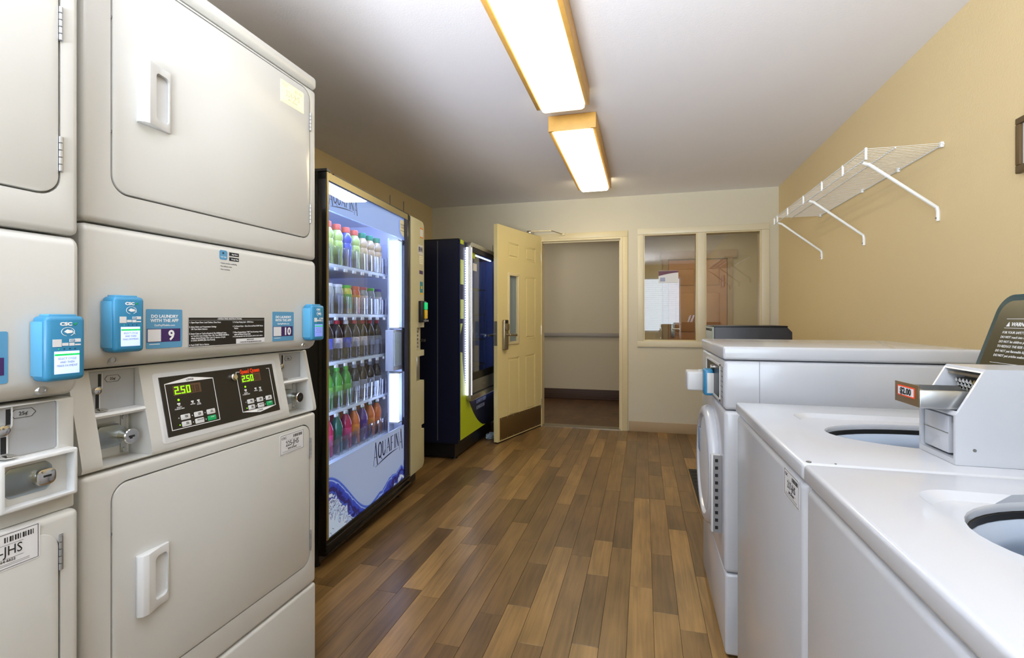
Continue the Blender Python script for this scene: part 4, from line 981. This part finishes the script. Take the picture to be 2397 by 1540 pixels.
for (dx, dy, z, rgb, cn) in sn:
    t = B(); N = 7; bm = t.bm
    grid = []
    for i in range(N+1):
        row = []
        for j in range(N+1):
            a, c = i/N, j/N; th = .018*math.sin(PI*a)*math.sin(PI*c)
            row.append((a, c, th))
        grid.append(row)
    vs = {}
    for sgn in (1, -1):
        for i in range(N+1):
            for j in range(N+1):
                a, c, th = grid[i][j]; vs[(sgn, i, j)] = bm.verts.new((sgn*(th+.0006), -.05+.10*a, .15*c+.002))
    for sgn in (1, -1):
        for i in range(N):
            for j in range(N): bm.faces.new([vs[(sgn, i, j)], vs[(sgn, i+1, j)], vs[(sgn, i+1, j+1)], vs[(sgn, i, j+1)]])
    o = t.done('snack_packet', mat('packet_'+cn.replace(' ', '_')+str(z), rgb, .3, coat=.4), None)
    o.location = (s.location.x+dx, s.location.y+dy, z+.001)
    row_n = {1.46: 'top', 1.22: 'second', .98: 'third', .74: 'bottom'}[z]
    tag(o, '%s snack packet on the %s tray of the snack machine' % (cn, row_n), 'snack', 'snack packets in the snack machine')
# crumpled plastic bag lying by the plinth
random.seed(3)
bm = bmesh.new(); bmesh.ops.create_icosphere(bm, subdivisions=3, radius=.06)
for vv in bm.verts: vv.co = Vector((vv.co.x*.7, vv.co.y*1.2, max(-.022, vv.co.z*.55)))*(1+random.uniform(-.22, .22))
for vv in bm.verts: vv.co.z = max(vv.co.z, -.024)
bg = finish(bm, 'plastic_bag', mat('grey_plastic_bag', (150, 165, 175), .3), None); bg.location = (-1.45, 4.60, .0245)
tag(bg, 'crumpled grey plastic bag on the floor under the snack machine', 'bag')

# ------------------------------------------------------------------ front-loading washer (front plane faces -x)
FX = .270; FY0, FY1 = 1.833, 2.492
wf_ = thing('front_loading_washer', 'white front-loading washer with big round door, standing beyond the top loaders', 'washing machine', (FX, FY0, 0))
Wd = FY1-FY0
e = M['enamel_w']
box('pedestal', e, wf_, .003, .72, .002, Wd-.002, .012, .294, bev=.010, seg=3)
cb = B().box(0, .72, 0, Wd, .298, .859, bev=.014, seg=3).done('cabinet', e, wf_)
ct = B().box(.0, .72, 0, Wd, .862, 1.033, bev=.012, seg=3).done('control_housing', e, wf_)
box('side_seam', M['gap'], wf_, .110, .1115, -.0012, .001, .865, 1.032)
B().box(-.004, .74, -.004, Wd+.004, 1.036, 1.082, bev=.009, seg=4).done('top_cover', e, wf_)
box('top_trim', M['greyfr'], wf_, .10, .30, Wd-.02, Wd-.015, 1.0815, 1.083)
B().prism([(.50, .003), (.512, .003), (.722, Wd-.003), (.71, Wd-.003)], 'z', 1.0812, 1.0823).done('top_seam', e, wf_)
for yy in (.05, Wd-.05):
    for xx in (.05, .66): B().cyl((xx, yy, 0), (xx, yy, .014), .02, 10).done('foot', M['black'], wf_)
# control area on the front
co = box('control_window', M['panelblk'], wf_, -.0015, .002, .095, .47, .885, 1.005)
box('silver_overlay', M['coinplate'], wf_, -.0015, .002, .012, .085, .870, 1.010)
b = B()
for i in range(6): b.box(-.0022, -.001, .022, .022+(.05, .035, .045)[i % 3], .99-i*.018, .993-i*.018)
b.done('printed_text', M['inkmid'], wf_)
fr = B()
for a in ((.085, .48, 1.005, 1.012), (.085, .48, .878, .885), (.085, .092, .878, 1.012), (.473, .48, .878, 1.012)): fr.box(-.004, .002, *a)
fr.done('window_bezel', M['plastic'], wf_)
B().cyl((-.012, .27, .985), (0, .27, .985), .010, 14).done('key_lock', M['chrome'], wf_)
rd = B().box(-.037, -.002, .255, .320, .872, .976, bev=.008, seg=3).done('card_reader', M['blue'], wf_); lab(rd, 'blue card reader with white side plate')
box('side_plate', M['plastic'], rd, -.026, -.001, .2535, .256, .882, .962, bev=.0008)
box('coin_box', M['plastic'], wf_, -.088, 0, .41, .53, .868, .948, bev=.008, seg=3)
B().cyl((-.03, .47, .947), (-.03, .47, .954), .008, 12).done('coin_box_knob', M['plastic'], wf_)
# round door
dc = (0, .335, .585)
db = B().lathe([(.232, .0), (.236, -.010), (.233, -.024), (.226, -.033), (.212, -.038), (.200, -.036), (.196, -.028), (.194, -.014), (.02, -.014)], (0, dc[1], dc[2]), 48, axis='x').done('door', e, wf_)
B().lathe([(.192, -.015), (.188, -.026), (.16, -.031), (.02, -.033)], (0, dc[1], dc[2]), 40, axis='x').done('door_cover', M['plastic'], db)
box('handle_recess', M['bluelt2'], db, -.0345, -.030, .44, .50, .60, .70, bev=.002)
hp = B().box(-.036, -.004, .052, .075, .415, .690, bev=.002).done('hinge_plate', M['plastic'], db)
hb_ = box('hinge_bar', M['hinge'], wf_, -.030, -.001, .048, .053, .415, .690)
b = B()
for i in range(10): b.box(-.024, -.014, .0465, .0482, .428+i*.0265, .439+i*.0265)
b.done('hinge_slots', M['dark'], hb_)

# ------------------------------------------------------------------ top-loading washers
def top_loader(y0, y1, hole, well, label, num, lid_y, open_x):
    X0 = .275
    t = thing('top_loading_washer', label, 'washing machine', (X0, y0, 0), 0, 'white top-loading coin washers')
    W = y1-y0
    sh = B().box(.003, .70, .003, W-.003, .012, .884, bev=.016, seg=4).done('cabinet', e, t)
    for yy in (.05, W-.05):
        for xx in (.05, .64): B().cyl((xx, yy, 0), (xx, yy, .014), .02, 10).done('foot', M['black'], t)
    tp = B().box(0, .71, 0, W, .887, .920, bev=.0075, seg=4).done('top_panel', e, None)
    hx, hy, rx, ry = hole[0]-X0, hole[1]-y0, hole[2], hole[3]
    wx0, wx1, wy0, wy1 = well[0]-X0, well[1]-X0, well[2]-y0, well[3]-y0
    wl = B().prism(rrect(wx0, wx1, wy0, wy1, .055, 8), 'z', .909, .96).done('c', e)
    for v_ in wl.data.vertices:
        if v_.co.z > .93:
            v_.co.x += .06*(1 if v_.co.x > (wx0+wx1)/2 else -1); v_.co.y += .06*(1 if v_.co.y > (wy0+wy1)/2 else -1)
    hl = B().lathe([(1, .80), (1, .895), (1.0, .97)], (hx, hy, 0), 48, sx=rx, sy=ry).done('c', e)
    cut(tp, [wl, hl]); tp.parent = t
    hl2 = B().lathe([(1, .60), (1, .97)], (hx, hy, 0), 48, sx=rx, sy=ry).done('c', e); sh.parent = None; cut(sh, [hl2]); sh.parent = t
    # rolled rim and tub
    rim = []
    b = B(); n = 48
    bm = b.bm; prof = [(1.0, .909), (.992, .9065), (.988, .902), (.990, .897), (1.0, .896)]
    rings = [[bm.verts.new((hx+rx*r*math.cos(2*PI*i/n), hy+ry*r*math.sin(2*PI*i/n), z)) for i in range(n)] for r, z in prof]
    for k in range(len(rings)-1):
        for i in range(n): bm.faces.new((rings[k][i], rings[k][(i+1) % n], rings[k+1][(i+1) % n], rings[k+1][i]))
    b.done('opening_rim', e, t)
    b = B(); bm = b.bm; prof = [(1.02, .886), (.985, .886), (.970, .884), (.90, .868), (.888, .860), (.90, .850), (.95, .83), (.96, .60), (.2, .605)]
    rings = [[bm.verts.new((hx+rx*r*math.cos(2*PI*i/n), hy+ry*r*math.sin(2*PI*i/n), z)) for i in range(n)] for r, z in prof]
    for k in range(len(rings)-1):
        for i in range(n): bm.faces.new((rings[k][i], rings[k][(i+1) % n], rings[k+1][(i+1) % n], rings[k+1][i]))
    bm.faces.new(rings[-1]); b.done('tub', M['tubblue'], t)
    b = B(); bm = b.bm; rings = [[bm.verts.new((hx+rx*r*math.cos(2*PI*i/n), hy+ry*r*math.sin(2*PI*i/n), z)) for i in range(n)] for r, z in ((1.0, .8965), (.978, .8955), (.978, .886), (1.0, .885))]
    for k in range(3):
        for i in range(n): bm.faces.new((rings[k][i], rings[k][(i+1) % n], rings[k+1][(i+1) % n], rings[k+1][i]))
    b.done('dark_gap_ring', M['dark'], t)  # dark ring filling the gap between rim and tub
    B().lathe([(.055, .605), (.05, .70), (.035, .78), (.03, .80), (.01, .805)], (hx, hy, 0), 20).done('agitator', M['plastic'], t)
    # bolts on the near edge of the top
    for (bx, r_) in ((.013, .0045), (.055, .0018)):
        B().cyl((bx, .008 if r_ < .003 else .010, .9185), (bx, .008 if r_ < .003 else .010, .9212), r_, 12).done('plug', M['greyfr'], t)
    if num: id_sticker(t, .0030, 1.014-y0, 1.113-y0, .822, .878, num, facing='-x')
    # open lid leaning back
    ly0, ly1 = lid_y[0]-y0, lid_y[1]-y0
    lid = B().prism(rrect(ly0, ly1, 0, .33, .045, 8, (1, 1, 0, 0)), 'x', 0, .022, bev=.004).done('lid', M['lidrim'], t); lab(lid, 'open lid with dark underside')
    lid.location = (open_x-X0, 0, .925); lid.rotation_euler = (0, math.radians(18), 0)
    B().prism(rrect(ly0+.020, ly1-.020, .012, .312, .036, 8, (1, 1, 0, 0)), 'x', -.0015, .001, bev=.0).done('lid_inside', M['lidin'], lid)
    f = B()
    f.box(-.0022, -.0014, ly0+.05, ly1-.055, .265, .266); f.box(-.0022, -.0014, ly0+.05, ly1-.058, .242, .243); f.box(-.0022, -.0014, ly0+.05, ly1-.055, .155, .1558); f.box(-.0022, -.0014, ly0+.05, ly1-.055, .125, .1258); f.box(-.0022, -.0014, ly1-.160, ly1-.1592, .02, .12)
    f.prism([(ly1-.062, .2465), (ly1-.073, .2465), (ly1-.0675, .2575)], 'x', -.0022, -.0014)
    f.done('printed_lines', M['inkwhite'], lid)
    text('WARNING', .013, (-.002, ly1-.078, .2475), '-x', M['inkwhite'], lid, bold=.0004)
    text('FOR YOUR SAFETY:\nDO NOT reach into the washer while parts are moving.\nDO NOT let children play in or on the washer.\nTO REDUCE THE RISK OF FIRE:\nDO NOT put flammable liquids in washer.\nDO NOT put articles soaked with liquids in washer.', .0085, (-.002, ly1-.058, .2285), '-x', M['inkwhite'], lid, line=1.35)
    text('TO OPERATE WASHER - FOLLOW THESE STEPS', .012, (-.002, ly1-.056, .134), '-x', M['inkwhite'], lid, sx=.9)
    text('1. Measure detergent\n    into wash tub.', .0080, (-.002, ly1-.056, .110), '-x', M['inkwhite'], lid, line=1.1)
    text('2. Load clothes\n    loosely.', .0080, (-.002, ly1-.166, .110), '-x', M['inkwhite'], lid, line=1.1)
    pg = B(); cy_, cz = ly1-.105, .055
    pts = [(cy_+.032, cz-.03), (cy_+.028, cz+.02), (cy_+.012, cz+.034), (cy_-.018, cz+.030), (cy_-.03, cz+.012), (cy_-.026, cz-.03)]
    for k in range(5):
        a, c = Vector(pts[k]), Vector(pts[k+1]); nn = Vector((-(c-a).y, (c-a).x)).normalized()*.0011
        pg.prism([(a.x, a.y), (c.x, c.y), (c.x+nn.x, c.y+nn.y), (a.x+nn.x, a.y+nn.y)], 'x', -.0022, -.0014)
    pg.prism([(cy_+.012, cz-.03), (cy_+.010, cz+.01), (cy_+.003, cz+.020), (cy_-.004, cz+.01), (cy_-.004, cz-.03)], 'x', -.0022, -.0014)
    pg.prism([(cy_-.008, cz+.012), (cy_-.016, cz+.030), (cy_-.034, cz+.040), (cy_-.022, cz+.016)], 'x', -.0022, -.0014)
    pg.done('pictogram', M['inkwhite'], lid)
    return t
t1 = top_loader(.986, 1.650, (.665, 1.325, .245, .135), (.40, .93, 1.17, 1.50), 'white top-loading washer with a coin slide, next to the front loader', '217-JHS', (1.10, 1.515), .770)
t2 = top_loader(.330, .982, (.640, .745, .235, .165), (.40, .93, .53, .875), 'white top-loading washer nearest the camera, at the right edge of the picture', None, (.47, .86), .770)
# coin meter on the washer top (part of the washer)
def meter(t, y0, x0):
    ox, oy = t.location.x, t.location.y
    Y0, Y1 = y0-oy, y0+.118-oy
    prof = [(x0-ox, .9205), (x0-ox, 1.008), (x0-ox+.004, 1.013), (x0-ox+.042, 1.086), (x0-ox+.046, 1.090), (x0-ox+.40, 1.090), (x0-ox+.40, .9205)]
    m = B().prism(prof, 'y', Y0, Y1).done('coin_meter', e, None)
    c = B().prism([(x0-ox-.05, .930), (x0-ox+.055, .930), (x0-ox+.055, 1.006), (x0-ox-.05, 1.006)], 'y', Y0+.006, Y1-.006).done('c', e)
    c2 = B().prism([(x0-ox-.05, 1.014), (x0-ox+.09, 1.014), (x0-ox+.09, 1.083), (x0-ox-.05, 1.083)], 'y', Y0+.006, Y1-.006).done('c', e)
    cut(m, [c, c2]); m.parent = t
    mx = x0-ox
    d = box('coin_drawer', e, m, mx+.004, mx+.05, Y0+.030, Y1-.010, .934, 1.002, bev=.002)
    box('drawer_line', M['greyfr'], m, mx+.003, mx+.0045, Y0+.030, Y1-.010, .970, .9712)
    box('chute_back', M['silver'], m, mx+.086, mx+.09, Y0+.007, Y1-.007, 1.016, 1.082)
    teeth = B()
    for r_ in range(3):
        for k in range(9): teeth.prism([(Y0+.012+k*.0108, 1.044+r_*.008), (Y0+.017+k*.0108, 1.050+r_*.008), (Y0+.022+k*.0108, 1.044+r_*.008), (Y0+.017+k*.0108, 1.041+r_*.008)], 'x', mx+.060-r_*.003, mx+.075)
    teeth.done('coin_teeth', M['chrome'], m)
    box('chute_bar', M['nickel'], m, mx+.045, mx+.053, Y0+.007, Y1-.007, 1.073, 1.078)
    box('chute_plate', M['greyfr'], m, mx+.072, mx+.076, Y0+.007, Y1-.007, 1.050, 1.083)
    B().cyl((mx+.066, (Y0+Y1)/2, 1.066), (mx+.072, (Y0+Y1)/2, 1.066), .004, 10).done('rivet', M['silver'], m)
    sl = cut(B().box(mx-.046, mx+.085, Y0+.016, Y1-.012, 1.0155, 1.049, bev=.002).done('coin_slide', M['silver'], None), [B().box(mx-.038, mx+.2, Y0+.020, Y1-.016, 1.022, 1.07).done('c', M['silver'])]); sl.parent = m
    box('slide_front', M['frame'], m, mx-.0475, mx-.0455, Y0+.018, Y1-.014, 1.017, 1.056, bev=.0005)
    q = box('price_tag', M['redtxt'], m, mx-.0482, mx-.0473, Y0+.030, Y1-.026, 1.030, 1.050)
    box('tag_face', M['paper'], m, mx-.0486, mx-.0480, Y0+.033, Y1-.029, 1.0325, 1.0475)
    text('$2.00', .0165, (mx-.0489, (Y0+Y1)/2+.002, 1.0345), '-x', M['ink'], m, align='CENTER', sx=1.1, bold=.0006)
    B().cyl((mx+.028, Y0-.0008, .948), (mx+.028, Y0+.001, .948), .0028, 10).done('screw', M['greyfr'], m)
    return m
meter(t1, 1.041, .532)
meter(t2, .372, .532)

# ------------------------------------------------------------------ dark cabinet beyond the washer, mat, picture, shelf
bc = thing('dark_cabinet', 'dark charcoal cabinet with grey slotted front behind the white front loader', 'cabinet', (.475, 3.66, 0))
B().prism([(.0, .008), (.0, 1.120), (.455, 1.120), (.487, 1.085), (.487, .008)], 'y', 0, .40, bev=.004).done('body', mat('charcoal_paint', (40, 44, 54), .35), bc)
box('lid', M['black'], bc, -.004, .458, -.004, .404, 1.118, 1.128, bev=.002)
g_ = box('front_panel', M['greyplastic'], bc, -.012, 0, .004, .396, .20, 1.118, bev=.003)
box('slot', M['dark'], g_, -.0135, -.011, .05, .36, 1.090, 1.106); box('indicator', M['inkwhite'], g_, -.0145, -.0130, .10, .12, 1.096, 1.101)
for xx in (.04, .44):
    for yy in (.04, .36): B().cyl((xx, yy, 0), (xx, yy, .01), .015, 8).done('foot', M['black'], bc)
fm = thing('floor_mat', 'black rubber floor mat lying in front of the dark cabinet', 'mat', (.338, 3.05, 0))
box('pad', M['mat'], fm, 0, .125, 0, 1.0, .001, .008, bev=.003)
for i in range(12): box('rib', M['mat'], fm, .012, .113, .04+i*.08, .06+i*.08, .0078, .010)
pf = thing('picture_frame', 'brown picture frame on the right wall, cut off by the picture edge', 'picture', (XR, 1.80, 1.682))
fr = B()
for a in ((0, .312, 0, .028), (0, .312, .170, .192), (0, .022, .0283, .1697), (.290, .312, .0283, .1697)): fr.box(-.018, -.001, *a, bev=.003)
fr.done('frame', M['frame'], pf)
box('backing', M['paper'], pf, -.008, -.001, .02, .292, .02, .18); box('print', mat('lilac_print', (150, 140, 190), .5), pf, -.010, -.008, .034, .278, .036, .166)

sh = thing('wire_shelf', 'white wire shelf on angled brackets high on the right wall', 'shelf', (0, 0, 0))
SY0, SY1, SX0, SZ_ = 2.555, 4.155, .968, 1.943
for (xx, zz, n_) in ((SX0, SZ_, 'front_rail'), (SX0, SZ_-.045, 'lip_rail'), (SX0+.115, SZ_-.004, 'middle_rail'), (XR-.006, SZ_-.004, 'back_rail')):
    B().cyl((xx, SY0, zz), (xx, SY1, zz), .0032, 8).done(n_, M['wire'], sh)
wr = B().tube([(SX0, 0, -.0), (XR-.004, 0, 0)], .0013, 5).done('wire', M['wire'], sh); wr.location = (0, SY0+.004, SZ_+.001)
k = int((SY1-SY0)/.0254)
for i in range(1, k+1):
    c = wr.copy(); c.location = (0, SY0+.004+i*.0254, SZ_+.001); C.objects.link(c)
for yy in (2.553, 2.82, 3.12, 3.45, 3.80, 4.07, 4.155): 
    box('lip_clip', M['wire'], sh, SX0-.005, SX0+.004, yy-.006, yy+.006, SZ_-.050, SZ_+.005, bev=.0015)
for yy in (2.60, 3.36, 4.075):
    b = B(); b.tube([(SX0+.004, yy, SZ_-.050), (SX0+.03, yy, SZ_-.058), (XR-.010, yy, 1.672), (XR-.006, yy, 1.655), (XR-.006, yy, 1.612)], .0075, 8)
    br = b.done('bracket', M['wire'], sh)
    B().cyl((XR-.016, yy, 1.625), (XR-.010, yy, 1.625), .003, 8).done('screw', M['inkmid'], br)
for yy in (2.57, 2.95, 3.38, 4.10):
    box('wall_clip', M['wire'], sh, XR-.014, XR-.001, yy-.008, yy+.008, SZ_-.014, SZ_+.010, bev=.002)
print('planks', n_pl)
